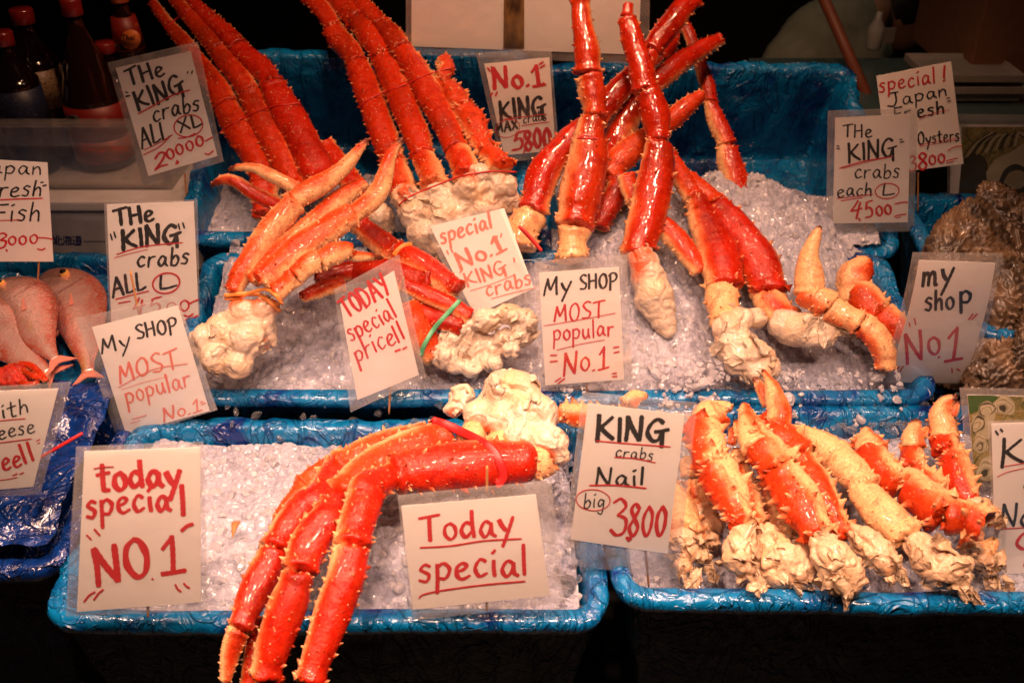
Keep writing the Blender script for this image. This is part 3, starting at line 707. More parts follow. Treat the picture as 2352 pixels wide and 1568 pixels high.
# --- red bundle crossing behind it, shoulder at the centre, green band
b4 = base_empty('D', 1100, 800, .05, 'z', 'bright red bundle with a green band and torn open shoulder lying between the cards', 'crab legs', G_BUN)
leg(b4, 'J3', [[(-120, -20, 60, .60), (-50, 40, 68), (10, 90, 72), (90, 150, 76), (140, 180, 72)], [(170, 185, 72), (250, 225, 78), (340, 290, 78), (440, 360, 72), (520, 420, 66, .46)]], red=.6, side=-.5, spines=.7)
leg(b4, 'J3', [[(-260, 340, 50, .54), (-100, 290, 66), (40, 290, 78), (160, 320, 82), (270, 345, 76), (370, 345, 60, .48)]], red=.95, spines=.7)
leg(b4, 'J3', [[(150, 360, 46, .47), (270, 410, 50), (400, 470, 52), (520, 530, 52), (600, 580, 46, .43)]], red=.6, spines=.6, side=-.5)
leg(b4, 'J3', [[(230, 520, 62, .45), (330, 570, 66), (450, 600, 66), (560, 640, 50, .42)]], red=.8, spines=.7)
leg(b4, 'J3', [[(180, 500, 80, .44), (240, 600, 96), (290, 700, 98), (340, 780, 84), (400, 830, 70, .41)]], red=.35, side=-.5, spines=.6, tone=.7)
leg(b4, 'J2', [[(720, 985, 30, .42), (790, 955, 42), (870, 925, 46), (960, 905, 44, .47)]], red=.5, side=-.5, spines=1.2, tone=.2)
leg(b4, 'J2', [[(800, 880, 40, .50), (900, 850, 50), (1010, 830, 52), (1120, 800, 50, .54)]], red=.8, side=-.4)
L4 = lump_pts('J3', [(430, 820, 90, .405), (480, 720, 80, .42), (560, 640, 80, .43), (700, 590, 90, .43), (840, 560, 80, .43), (940, 600, 90, .43), (900, 700, 80, .42), (620, 800, 90, .425), (740, 770, 100, .425), (820, 720, 90, .425), (560, 760, 80, .42), (700, 860, 70, .41), (600, 900, 60, .395), (750, 870, 50, .395), (850, 790, 60, .40), (500, 880, 60, .40), (640, 700, 60, .435), (960, 680, 70, .43)])
S4 = blob('shoulder_meat', L4, M['meat'], b4, seed=11, amp=.0058, freq=48, smooth_it=16, colf=orange_near([atz(*fr('J3', 400, 800), .05), atz(*fr('J3', 360, 860), .04)], .016))
flakes('meat_shreds', [L4[i][0] for i in (7, 8, 3, 11, 4, 9)], M['meat'], b4, 26, .008, 6, drop=.1, surface=S4, hug=60)

# --- big bundle in the front box
b5 = base_empty('D', 1180, 960, .06, 'z', 'big red bundle in the front box, its legs bent down over the front rim', 'crab legs', G_BUN)
leg(b5, 'K2', [[(700, 500, 36, .050), (620, 540, 42), (540, 590, 44), (480, 640, 44)], [(465, 680, 42), (420, 730, 36), (385, 780, 32), (350, 860, 24, .03)]], mode='z', red=.35, side=.4, tone=.9, spines=1.1, sp_len=1.2)
leg(b5, 'K2', [[(1090, 390, 60, .070), (980, 430, 80), (860, 480, 92), (740, 530, 88), (640, 570, 78, .070)],
               [(560, 700, 78, .088), (500, 740, 84), (430, 820, 82), (380, 890, 74), (345, 950, 68, .075)], [(335, 985, 70), (290, 1070, 76), (240, 1170, 72), (205, 1260, 62), (185, 1320, 54, .045)],
               [(170, 1350, 48), (145, 1420, 42), (130, 1490, 34), (118, 1570, 22, .01)]], mode='z', red=.8, side=-.45, per=[dict(tone=.6, red=.6), {}, {}, dict(red=.1)], tip=True)
leg(b5, 'K2', [[(290, 1260, 40, .03), (262, 1380, 42), (240, 1500, 40), (225, 1600, 34, -.01)]], mode='z', red=.6, spines=.6)
leg(b5, 'K2', [[(1180, 400, 70, .080), (1050, 450, 92), (900, 520, 98), (760, 610, 96), (650, 700, 82, .085)],
               [(610, 780, 80, .100), (560, 850, 88), (510, 930, 86), (480, 1010, 78), (465, 1050, 72, .088)], [(455, 1085, 76), (420, 1190, 84), (375, 1320, 80), (330, 1450, 72), (300, 1560, 64, .02)]], mode='z', red=.85, side=-.45, per=[dict(tone=.5, red=.7), {}, {}])
leg(b5, 'K2', [[(1640, 500, 88, .085), (1590, 520, 84, .085), (1545, 530, 84, .085)], [(1520, 530, 96, .088), (1400, 535, 104), (1250, 545, 104), (1100, 560, 100), (980, 570, 90), (900, 595, 78, .095)],
               [(790, 640, 74, .112), (775, 700, 82), (745, 800, 84), (720, 880, 80), (712, 935, 76, .1)], [(705, 985, 84), (680, 1090, 86), (640, 1200, 84), (590, 1340, 76), (545, 1460, 68), (510, 1580, 62, .03)]], mode='z', red=1.0,
    per=[dict(red=-.35, spines=.4), dict(side=-.35, red=1.0), dict(side=-.55, red=.8), dict(side=-.5, red=.85)])
for xy, r_ in (((1290, 390), 60), ((1420, 440), 70), ((1560, 470), 70)):
    leg(b5, 'K2', [[(xy[0] + 45, xy[1] - 70, r_ * .8, .085), (xy[0], xy[1], r_, .088), (xy[0] - 40, xy[1] + 45, r_ * .85, .085)]], mode='z', red=-.45, side=.5, spines=.35, tone=.8, name='leg_base')
L5 = lump_pts('K2', [(1480, 205, 130, .120), (1420, 170, 90, .115), (1570, 300, 120, .112), (1430, 330, 104, .102), (1640, 430, 92, .098), (1690, 500, 52, .085), (1520, 410, 90, .10), (1235, 215, 70, .10), (1195, 280, 56, .09), (1310, 300, 84, .10), (1360, 240, 60, .105), (1215, 240, 50, .10)], 'z')
b5m = blob('shoulder_meat', L5, M['meat'], b5, seed=14, amp=.0052, freq=27, voxel=.0022, smooth_it=30, colf=orange_near([atz(*fr('K2', *q), .09) for q in ((1190, 330), (1360, 400), (1480, 450), (1620, 500), (1690, 560))], .020))
flakes('meat_shreds', [L5[i][0] for i in (7, 8, 11)] + [tuple(Vector(L5[0][0]) + Vector((0.0, .02, .01)))], M['meat'], b5, 14, .010, 9, drop=-.6, surface=b5m, hug=46)

# --- tall glossy legs, centre right
b6 = base_empty('D', 1320, 600, .58, 'y', 'tall glossy pinkish red leg standing upright in front of the blank card', 'crab leg', 'upright glossy legs')
leg(b6, 'I3', [[(500, -20, 54, .84), (508, 60, 56), (515, 150, 60), (530, 240, 68), (545, 330, 80), (548, 420, 84), (548, 475, 80)], [(560, 500, 84), (575, 590, 82), (590, 680, 70), (592, 740, 64)],
               [(575, 780, 80), (560, 860, 98), (552, 960, 116), (533, 1080, 122), (508, 1220, 120), (485, 1340, 108), (465, 1430, 96)], [(462, 1450, 90), (450, 1530, 88), (450, 1640, 100, .58)]], red=.8, mat='gloss', side=-.45, per=[dict(side=.3), dict(side=-.5, red=.6), dict(side=-.55, red=.6), dict(red=-.6, spines=.3)], tone=.35, spines=.8)
b7 = base_empty('D', 1230, 560, .62, 'y', 'glossy red leg leaning up to the right behind the upright one', 'crab leg', 'upright glossy legs')
leg(b7, 'I3', [[(1245, -20, 50, .92), (1150, 50, 64), (1070, 150, 72), (1000, 240, 70), (940, 330, 68)], [(920, 380, 66), (840, 470, 66), (740, 570, 72), (650, 680, 72), (600, 740, 66)],
               [(470, 840, 70), (400, 920, 78), (320, 1020, 92), (262, 1120, 94), (230, 1240, 88), (200, 1330, 88)], [(180, 1370, 96), (130, 1450, 108), (110, 1560, 110, .60)]], red=.8, mat='gloss', per=[{}, {}, dict(side=.3), dict(red=-.6, spines=.3)], spines=.8)
b8 = base_empty('D', 1330, 560, .64, 'y', 'glossy leg with a broken open tip pointing to the upper right', 'crab leg', 'upright glossy legs')
leg(b8, 'I3', [[(1100, 150, 40, .98), (1060, 260, 60), (1000, 370, 66), (950, 460, 60, .93)]], red=1.0, mat='gloss')
leg(b8, 'I3', [[(1390, 240, 36, .93), (1300, 290, 52), (1200, 350, 58), (1100, 410, 66), (1000, 490, 70), (930, 560, 66)], [(860, 640, 74), (800, 740, 86), (740, 860, 88), (690, 960, 84, .74)], [(660, 1000, 80, .72), (600, 1200, 84), (520, 1400, 84, .66)]], red=.75, mat='gloss', side=.3, spines=.7, per=[dict(spines=1.1), dict(red=.35), {}])
b9 = base_empty('D', 1500, 700, .52, 'y', 'glossy leg crossing in front with its pale shoulder end down on the ice', 'crab leg', 'upright glossy legs')
leg(b9, 'I3', [[(805, 22, 30, .82), (800, 70, 34), (795, 110, 36)], [(800, 130, 54), (825, 220, 62), (850, 310, 66), (880, 400, 72), (900, 500, 76), (915, 580, 74)], [(935, 610, 82), (965, 690, 88), (985, 770, 84), (995, 850, 66), (998, 890, 60)],
               [(990, 930, 86), (985, 1010, 96), (975, 1110, 106), (950, 1220, 110), (925, 1330, 106), (890, 1450, 104), (865, 1560, 96), (870, 1600, 92, .55)]], red=1.0, mat='gloss', per=[dict(side=.3), {}, dict(side=-.2), dict(red=.7, side=-.35)], tone=.1, spines=.8)
L9 = lump_pts('J4', [(560, 640, 84, .548), (578, 680, 92, .542), (600, 730, 96, .535, 1, .8, 1.1), (625, 820, 116, .525, 1, .8, 1.1), (655, 920, 130, .51, 1, .8, 1), (690, 1000, 110, .50), (715, 1080, 84, .49), (740, 1140, 50, .48)])
blob('shoulder_meat', L9, M['meat'], b9, seed=17, amp=.0028, freq=30, smooth_it=10, colf=orange_near([Vector(L9[0][0]) + Vector((0, -.02, .01)), Vector(L9[2][0]) + Vector((-.02, -.02, .01))], .030))
b10 = base_empty('D', 1400, 450, .70, 'y', 'short orange spotted leg pointing up right behind the crossing glossy leg', 'crab leg', 'upright glossy legs')
leg(b10, 'I3', [[(1275, 590, 34, .80), (1180, 660, 54), (1090, 740, 58), (1000, 810, 56)], [(900, 870, 62), (820, 940, 76), (740, 1020, 78), (690, 1110, 60)], [(740, 1140, 66), (710, 1230, 68), (660, 1320, 66), (600, 1430, 60, .64)]], red=.65, spines=1.1, sp_len=1.2, side=-.3, per=[dict(tone=.5), dict(tone=.9), {}])
b11 = base_empty('D', 1600, 640, .60, 'y', 'orange leg with freckled pale underside lying under the crossing glossy leg', 'crab leg', 'upright glossy legs')
leg(b11, 'J4', [[(470, 150, 50, .66), (500, 240, 58), (545, 330, 56)], [(600, 400, 60), (720, 490, 66), (800, 570, 68), (880, 670, 64), (950, 770, 52, .53)]], red=.5, side=-.6, spines=.6, tone=.4)
b12 = base_empty('D', 1720, 500, .76, 'y', 'slim leg with cream patches leaning on the back wall of the right box', 'crab leg', 'upright glossy legs')
leg(b12, 'I3', [[(1145, 130, 32, 1.0), (1180, 200, 36), (1215, 290, 34)], [(1240, 360, 34), (1265, 440, 38), (1300, 540, 44), (1320, 650, 42)], [(1330, 690, 46), (1360, 770, 52), (1400, 850, 54), (1425, 920, 56)],
                [(1425, 960, 66), (1445, 1040, 72), (1475, 1150, 78), (1500, 1270, 76), (1530, 1380, 52, .74)]], red=.5, side=-.8, spines=.8, per=[dict(red=.9), dict(red=.9), dict(red=.4), dict(red=.30)])
b13 = base_empty('D', 1730, 820, .05, 'z', 'pair of orange red legs with knobby cream shoulders spreading over the right ice mound', 'crab legs', G_BUN)
leg(b13, 'J4', [[(745, 20, 42, .74), (800, 130, 58), (860, 230, 66), (910, 310, 62)], [(935, 350, 74), (960, 440, 92), (1005, 540, 106), (1045, 640, 116), (1075, 750, 120), (1090, 830, 112), (1095, 880, 100)], [(1080, 930, 104), (1095, 1010, 92), (1120, 1080, 90, .44)]], red=.55, side=-.55, spines=.7, per=[dict(tone=.3), dict(side=-.7, red=.6), dict(red=-.9, side=-.6)])
leg(b13, 'J4', [[(850, 180, 60, .70), (930, 240, 62), (1010, 310, 66), (1040, 350, 70)], [(1080, 390, 88), (1140, 470, 104), (1215, 570, 112), (1285, 670, 114), (1335, 770, 112), (1365, 860, 100), (1375, 910, 90)], [(1380, 950, 96), (1430, 1020, 92), (1500, 1080, 90, .45)]], red=.85, side=-.2, spines=.8, per=[dict(tone=.5), {}, dict(red=-.2)])
L13 = lump_pts('J4', [(1120, 1110, 90, .42), (1150, 1200, 110, .41), (1220, 1270, 120, .395), (1300, 1300, 110, .39), (1380, 1370, 80, .38), (1200, 1060, 80, .43), (1290, 1060, 66, .44), (1190, 1340, 90, .38), (1320, 1400, 80, .37), (1080, 1260, 50, .40)])
S13 = blob('shoulder_meat', L13, M['meat'], b13, seed=21, amp=.005, freq=32, colf=orange_near([atz(*fr('J4', 1170, 940), .08), atz(*fr('J4', 1230, 980), .08)], .014))
L14 = lump_pts('J4', [(1470, 1090, 90, .44), (1540, 1130, 100, .43), (1640, 1110, 100, .435), (1720, 1090, 100, .435), (1810, 1100, 80, .43), (1700, 1180, 90, .42), (1600, 1180, 60, .42), (1880, 1130, 60, .425)])
S14 = blob('shoulder_meat', L14, M['meat'], b13, seed=22, amp=.005, freq=32, colf=orange_near([atz(*fr('J4', 1440, 1010), .09), atz(*fr('J4', 1480, 1060), .08)], .014))
flakes('meat_shreds', [L13[i][0] for i in (3, 4, 7, 8)], M['meat'], b13, 18, .012, 12, surface=S13, hug=34)
flakes('meat_shreds', [L14[i][0] for i in (3, 4, 5, 7)], M['meat'], b13, 16, .012, 13, surface=S14, hug=34)

# --- small claws on the right end of the middle ice
CL = 'thick king crab claws on ice'
c1 = base_empty('J5', 600, 760, .05, 'z', 'cream claw with a black speckled finger pointing up at the far right of the mound', 'crab claw', CL)
leg(c1, 'J5', [[(362, 612, 74, .455), (368, 565, 88), (372, 500, 89.4), (370, 430, 75.7), (372, 360, 53.3), (390, 290, 39.6), (415, 220, 29.2), (442, 158, 10.3, .52)]], red=-1.3, kind='claw', tip=True, darktip=.12, spines=.9, sp_len=.5, name='pincer', tone=.9)
leg(c1, 'J5', [[(362, 560, 78, .455), (385, 600, 82.6), (450, 640, 89.4), (500, 680, 75.7)], [(540, 700, 75.7), (620, 740, 72.2), (700, 780, 70.5)], [(730, 800, 74.0), (790, 860, 74.0), (830, 930, 72.2), (845, 1010, 60.2), (840, 1070, 43.0, .38)]], red=-.25, kind='claw', name='arm', side=.9, spines=.7, tone=.9)
c2 = base_empty('J5', 780, 680, .06, 'z', 'orange claw with a blunt cream tip half behind the bent shop card', 'crab claw', CL)
leg(c2, 'J5', [[(668, 628, 76, .475), (645, 570, 92), (650, 480, 103.2), (690, 430, 82.6), (720, 395, 56.8), (755, 370, 20.6, .52)]], red=-.1, kind='claw', tip=True, darktip=.15, side=.8, spines=.8, sp_len=.6, name='pincer', tone=.5)
leg(c2, 'J5', [[(640, 600, 68.8, .475), (710, 620, 99.8), (780, 690, 94.6), (830, 720, 77.4)], [(860, 740, 82.6), (930, 790, 77.4), (1000, 860, 72.2, .40)]], red=.25, kind='claw', name='arm', spines=.9, side=.5, tone=.6)

# --- the row of thick claws in the front right box
def claw(label, frame, pincer, arm, fingers=(), meat=None, red=.5, side=.8, mode='z', tone=.65, **kw):
    r = base_empty(frame, arm[-1][-1][0], arm[-1][-1][1], arm[-1][-1][3], mode, label, 'crab claw', G_CLAW)
    red = red * .75 + .02
    leg(r, frame, [pincer], mode=mode, red=red - .75, side=side, kind='claw', tip=True, darktip=kw.pop('dt', .1), name='pincer', tone=.7, sp_len=.7)
    for f in fingers: leg(r, frame, [f], mode=mode, red=-.1, kind='claw', tip=True, darktip=.25, name='pincer_finger', sp_len=.9, tone=.8)
    A0, A1 = arm[0][0], arm[0][1]; L_ = math.hypot(A1[0] - A0[0], A1[1] - A0[1]); k_ = A0[2] * .75 / L_
    arm = [[(A0[0] - (A1[0] - A0[0]) * k_, A0[1] - (A1[1] - A0[1]) * k_, A0[2] * .9) + A0[3:]] + list(arm[0])] + list(arm[1:])
    leg(r, frame, arm, mode=mode, red=red, side=side, kind='claw', name='arm', tone=tone, sp_len=kw.get('sp', 1.7), spines=kw.get('sn', 1.0), open_end=kw.get('open_end', False))
    if meat:
        L = lump_pts(frame, meat, mode)
        sm_ = blob('meat', L, M['meat'], r, seed=hash(label) % 97, amp=.0048, freq=48, voxel=.0022, smooth_it=18, tint=(1.0, .82, .66), colf=orange_near([L[0][0]], .010))
        flakes('meat_shreds', [L[-1][0], tuple(Vector(L[-1][0]) + Vector((.008, -.012, -.004))), L[-2][0]], M['meat'], r, 16, .0105, SEEDC[0], drop=.7, surface=sm_, hug=34, tint=(1.0, .85, .70))
    return r
claw('thick orange claw with a hooked cream tip right beside the Nail price card', 'K3', [(1010, 330, 100, .075), (1000, 290, 112), (1010, 245, 90), (1060, 220, 60), (1110, 205, 40), (1145, 218, 14, .085)],
     [[(960, 380, 110, .075), (985, 460, 118), (1005, 550, 116), (1030, 590, 108)], [(1050, 620, 116), (1100, 710, 122), (1150, 800, 112), (1185, 880, 90), (1215, 950, 84, .055)]],
     meat=[(1215, 1000, 90, .050), (1200, 1080, 112, .045), (1190, 1160, 110, .040), (1230, 1220, 80, .035)], fingers=[[(1140, 440, 34, .06), (1145, 380, 30), (1130, 320, 16, .075)]], side=.9, red=.5)
claw('narrow orange claw tucked between the first two thick claws', 'K3', [(1190, 560, 60, .04), (1170, 500, 44), (1150, 455, 22, .055)], [[(1195, 590, 58, .035), (1220, 680, 66), (1250, 750, 68)], [(1260, 790, 66), (1275, 860, 62), (1310, 940, 64, .03)]],
     meat=[(1350, 1000, 84, .030), (1400, 1080, 112, .032), (1470, 1160, 130, .030), (1560, 1230, 110, .025), (1380, 1200, 90, .025), (1440, 1270, 70, .02)], red=.6)
claw('big orange claw with two short brown tips, second large one from the left', 'K3', [(1330, 460, 100, .085), (1290, 400, 96), (1260, 330, 88), (1240, 270, 64), (1225, 215, 44), (1212, 172, 16, .09)],
     [[(1300, 400, 92, .085), (1360, 480, 122), (1420, 560, 116), (1450, 600, 104)], [(1470, 640, 122), (1530, 740, 130), (1590, 850, 122), (1650, 950, 96), (1690, 1020, 84, .055)]],
     meat=[(1715, 1060, 96, .055), (1765, 1140, 130, .055), (1820, 1210, 140, .05), (1870, 1280, 110, .04), (1800, 1290, 100, .04)], fingers=[[(1215, 400, 40, .08), (1185, 340, 30), (1160, 275, 10, .088)]], red=.7)
claw('red orange claw with a long cream finger sticking up over the box rim', 'K3', [(1400, 330, 80, .07), (1430, 300, 70), (1440, 230, 66), (1415, 150, 56), (1395, 80, 42), (1365, 20, 22), (1330, -40, 10, .105)],
     [[(1390, 310, 80, .065), (1450, 400, 106), (1520, 480, 108), (1570, 530, 96)], [(1590, 570, 96), (1650, 670, 98), (1710, 780, 92), (1770, 880, 76), (1830, 960, 66), (1880, 1010, 62, .04)]],
     meat=[(1910, 1000, 66, .045), (1980, 1050, 100, .045), (2060, 1120, 110, .040), (2110, 1190, 90, .035)], fingers=[[(1370, 200, 36, .06), (1340, 130, 34), (1310, 60, 28), (1272, 10, 10, .085)]], red=.85, side=.5)
claw('all cream claw with a long finger pointing left over the ice', 'K4', [(560, 530, 84, .055), (500, 480, 96), (420, 430, 86), (340, 380, 62), (280, 350, 44), (212, 318, 14, .055)],
     [[(560, 500, 80, .055), (600, 560, 92), (680, 650, 96), (740, 720, 96)], [(745, 760, 96), (800, 830, 108), (860, 900, 116), (940, 970, 116), (1010, 1030, 106, .045)]],
     meat=[(1060, 1060, 110, .045), (1140, 1130, 140, .045), (1230, 1220, 130, .04), (1310, 1290, 80, .03), (1350, 1180, 60, .035), (1300, 1310, 60, .03)], red=-1.8, tone=.9, sn=.6, sp=.8)
claw('orange claw with a hollow cut end, lying on the right of the row', 'K4', [(790, 500, 84, .055), (760, 450, 84), (740, 400, 66), (735, 365, 40), (732, 325, 20, .065)],
     [[(760, 470, 80, .055), (800, 560, 92), (880, 640, 92), (960, 700, 96)], [(1000, 700, 116), (1080, 760, 128), (1170, 830, 134), (1230, 870, 130)], [(1270, 880, 122), (1360, 890, 116), (1430, 920, 104), (1480, 945, 98, .06)]], fingers=[[(795, 430, 30, .06), (800, 395, 20), (785, 380, 8, .065)]], red=.55, tone=.5, open_end=True, dt=.2)
claw('small orange claw with an open brown pincer behind the hollow one', 'K4', [(1040, 460, 70, .045), (1030, 400, 72), (1035, 350, 52), (1048, 300, 34), (1052, 270, 14, .065)],
     [[(1025, 470, 68, .04), (1025, 540, 78), (1040, 610, 76)], [(1090, 640, 72), (1160, 690, 84), (1230, 740, 80, .04)]], fingers=[[(1080, 390, 26, .055), (1105, 350, 24), (1135, 318, 8, .06)]], red=.55, tone=.6, dt=.3)
claw('red claw with a black lined open pincer, furthest right of the row', 'K4', [(1225, 400, 80, .06), (1215, 320, 76), (1200, 250, 64), (1220, 190, 46), (1260, 155, 34), (1312, 140, 10, .095)],
     [[(1225, 340, 74, .06), (1230, 430, 78), (1250, 500, 76)], [(1275, 530, 90), (1300, 620, 92), (1330, 700, 88), (1370, 770, 78), (1430, 800, 60, .04)]], fingers=[[(1270, 260, 26, .075), (1290, 220, 24), (1318, 160, 8, .09)]],
     meat=[(1450, 820, 80, .04), (1520, 860, 60, .04)], red=.8, tone=.2)
claw('pale cream arm mostly hidden behind the second large claw', 'K4', [(100, 760, 60, .0), (110, 720, 50), (100, 700, 20, .01)], [[(120, 740, 70, .0), (150, 840, 84), (200, 940, 90), (260, 1020, 80, .0)]], meat=[(280, 1060, 60, .0), (330, 1120, 70, .0), (360, 1190, 50, .0)], red=-.4, tone=.9, sn=.8, sp=.6)
claw('cream claw end with loose meat behind the first thick claw', 'K3', [(900, 640, 60, .02), (880, 560, 60), (900, 520, 30, .03)], [[(920, 720, 60, .02), (930, 770, 60), (950, 830, 70, .01)]], meat=[(960, 860, 90, .01), (1010, 940, 96, .0), (1000, 1050, 76, .0), (990, 1150, 50, .0)], red=-.3, tone=.9, sn=.4)
claw('translucent pale claw end half behind the Nail price card', 'K3', [(720, 700, 70, .02), (700, 640, 70), (680, 600, 30, .03)], [[(720, 720, 90, .015), (780, 830, 120), (820, 930, 120), (830, 1010, 100, .01)]], meat=[(830, 1040, 96, .01), (840, 1120, 84, .0), (830, 1200, 50, .0)], red=-.6, tone=.9, sn=.2)
claw('orange and cream claw base behind the top of the Nail price card', 'D', [(1440, 930, 22, .06), (1460, 912, 16), (1490, 908, 6, .065)], [[(1300, 950, 24, .05), (1330, 955, 28), (1400, 960, 30), (1440, 965, 28, .04)]], red=.1, tone=.9)
claw('claw cluster end with loose meat at the foot of the right edge card', 'K4', [(1480, 1100, 60, .0), (1520, 1060, 40), (1550, 1020, 20, .01)], [[(1400, 1060, 70, .0), (1460, 1120, 80), (1520, 1150, 70, .0)]], meat=[(1400, 1100, 80, .01), (1470, 1160, 90, .0), (1550, 1180, 70, .0), (1520, 1240, 60, -.01)], red=.1, tone=.9, sn=.6)

# ------------------------------------------------------------------ hand written price cards
GL = {
'A': (.8, "0,0 .22,.55 .42,1|.42,1 .58,.5 .72,0|.12,.36 .4,.40 .66,.38"),
'D': (.75, ".06,.02 .05,.5 .06,1|-.05,.95 .35,.95 .66,.6 .5,.15 -.02,.0"),
'G': (.95, ".72,.86 .48,1 .18,.78 .05,.4 .25,.04 .52,.1 .66,.40|.38,.44 .62,.47 .95,.56|.70,.50 .69,.2 .66,-.22"),
'H': (.7, ".05,1 .05,.5 .02,0|.6,1 .6,.5 .58,0|.05,.48 .3,.52 .6,.53"),
'I': (.25, ".12,1 .12,.5 .10,0"),
'J': (.6, ".2,1 .4,1 .6,1|.45,1 .46,.4 .3,.03 .02,.12"),
'K': (.75, ".10,1 .08,.5 .04,-.08|.68,.92 .4,.68 .10,.44|.18,.50 .42,.25 .74,.05"),
'L': (.6, ".10,1 .06,.5 .04,.04|.04,.03 .3,.02 .60,.10"),
'M': (.85, "0,0 .08,.45 .18,.92|.18,.92 .28,.5 .38,.3|.38,.3 .54,.65 .68,1|.68,1 .72,.5 .76,0"),
'N': (.75, ".0,-.04 .06,.5 .08,1|.08,1 .3,.5 .58,.02|.58,.02 .64,.5 .68,1.02"),
'O': (.7, ".38,1 .12,.78 .04,.35 .25,0 .52,.1 .64,.5 .55,.88 .38,1"),
'P': (.65, ".10,.95 .09,.4 .06,-.2|-.02,.82 .25,1 .55,.95 .62,.68 .42,.45 .12,.40"),
'S': (.6, ".56,.9 .34,1 .08,.8 .26,.54 .54,.32 .4,.04 .02,.06"),
'T': (.75, "-.02,.90 .35,.95 .78,1|.38,.96 .36,.5 .34,0"),
'X': (.7, ".05,.95 .35,.5 .66,.02|.64,1 .3,.45 .02,.0"),
'Y': (.7, ".0,1 .16,.75 .34,.52|.66,1.05 .48,.5 .26,0"),
'a': (.62, ".46,.5 .25,.6 .05,.30 .18,.02 .38,.18 .48,.5|.48,.52 .48,.15 .62,.02"),
'b': (.55, ".10,1.0 .08,.5 .06,.02|.08,.32 .32,.56 .5,.34 .35,.04 .06,.04"),
'c': (.52, ".46,.52 .26,.6 .06,.32 .2,.02 .50,.12"),
'd': (.6, ".44,.48 .22,.58 .04,.28 .18,.02 .42,.2|.50,1.0 .48,.5 .50,.02"),
'e': (.55, ".06,.28 .32,.34 .46,.48 .28,.6 .08,.42 .08,.12 .26,.0 .54,.10"),
'f': (.5, ".52,.92 .34,1 .24,.7 .22,.3 .18,-.05|.02,.55 .25,.58 .48,.60"),
'F': (.6, ".08,1 .06,.5 .04,0|.08,.98 .3,.98 .62,1|.08,.55 .3,.54 .5,.56"),
'g': (.55, ".44,.5 .22,.6 .05,.35 .2,.12 .42,.36|.47,.56 .46,.0 .34,-.34 .05,-.26"),
'h': (.55, ".10,1 .07,.5 .04,0|.07,.32 .28,.56 .42,.42 .44,.0"),
'i': (.22, ".10,.56 .10,.3 .12,.02|.06,.82 .12,.86 .18,.90"),
'l': (.22, ".12,1.05 .11,.5 .10,0"),
'm': (.8, ".05,.58 .05,.3 .04,.0|.05,.36 .2,.58 .32,.44 .32,.02|.32,.38 .5,.60 .62,.44 .66,.05 .76,.04"),
'n': (.55, ".06,.58 .05,.3 .04,0|.05,.36 .26,.58 .42,.42 .44,.0"),
'o': (.52, ".28,.6 .08,.46 .06,.18 .26,.0 .46,.16 .46,.44 .28,.6"),
'p': (.58, ".08,.60 .07,.1 .03,-.44|.05,.44 .30,.62 .52,.42 .38,.10 .07,.10"),
'q': (.55, ".28,.6 .08,.46 .06,.18 .26,.0 .46,.16 .46,.44 .28,.6"),
'r': (.48, ".07,.58 .06,.3 .05,0|.06,.32 .2,.54 .46,.58"),
's': (.46, ".42,.54 .22,.6 .08,.44 .34,.24 .26,.0 .0,.04"),
't': (.5, ".24,.98 .21,.4 .24,.04 .44,.04|-.02,.60 .2,.64 .50,.68"),
'u': (.55, ".06,.58 .06,.2 .22,.0 .42,.2|.46,.58 .45,.3 .50,.02"),
'v': (.5, ".0,.6 .12,.3 .22,.02|.22,.02 .36,.3 .5,.62"),
'w': (.7, ".0,.6 .10,.3 .18,.02|.18,.02 .28,.25 .34,.45|.34,.45 .4,.2 .46,.02|.46,.02 .58,.3 .68,.6"),
'x': (.5, ".0,.6 .22,.3 .48,.0|.46,.6 .2,.25 .0,.0"),
'y': (.58, ".04,.58 .14,.34 .28,.18|.60,.64 .38,.15 .10,-.42"),
'z': (.5, ".0,.58 .25,.58 .46,.56|.46,.56 .25,.3 .02,.02|.02,.02 .25,.0 .5,.04"),
'0': (.6, ".30,.95 .08,.65 .06,.25 .26,0 .48,.25 .50,.7 .30,.95"),
'1': (.5, ".04,.68 .18,.84 .30,1.0|.30,1.0 .29,.5 .26,.02|-.02,-.02 .25,.0 .56,.04"),
'2': (.65, ".02,.72 .25,1 .52,.82 .36,.42 .0,-.02|.0,-.02 .3,.06 .62,.02"),
'3': (.6, ".04,.88 .32,1 .52,.8 .22,.54|.22,.54 .55,.42 .48,.08 .20,-.02 -.05,.10"),
'4': (.7, ".36,1 .22,.7 .02,.38|.02,.38 .3,.42 .66,.52|.50,.85 .45,.4 .40,-.10"),
'5': (.65, ".20,.92 .14,.7 .08,.52|.16,.93 .35,.97 .66,1|.08,.52 .36,.62 .52,.38 .40,.06 -.04,.0"),
'8': (.6, ".52,.84 .28,1 .08,.80 .28,.54 .52,.24 .28,-.02 .04,.22 .28,.52 .46,.74 .52,.84"),
'9': (.6, ".46,.7 .26,.5 .06,.7 .26,1 .46,.8 .40,.3 .30,-.05"),
'!': (.25, ".16,1.1 .13,.6 .10,.22|.06,.0 .10,.02 .14,.04"),
'.': (.2, ".02,.0 .08,.02 .12,.05"), ',': (.2, ".10,.08 .08,-.04 .02,-.20"), '-': (.5, "0,.46 .2,.54 .5,.58"), ' ': (.35, ""),
'"': (.35, ".02,1 .06,.86 .08,.72|.22,1 .24,.86 .24,.72"), '=': (.35, "0,.66 .15,.67 .32,.72|0,.44 .15,.45 .32,.50"), "'": (.2, ".02,1 .06,.86 .08,.72"),
}
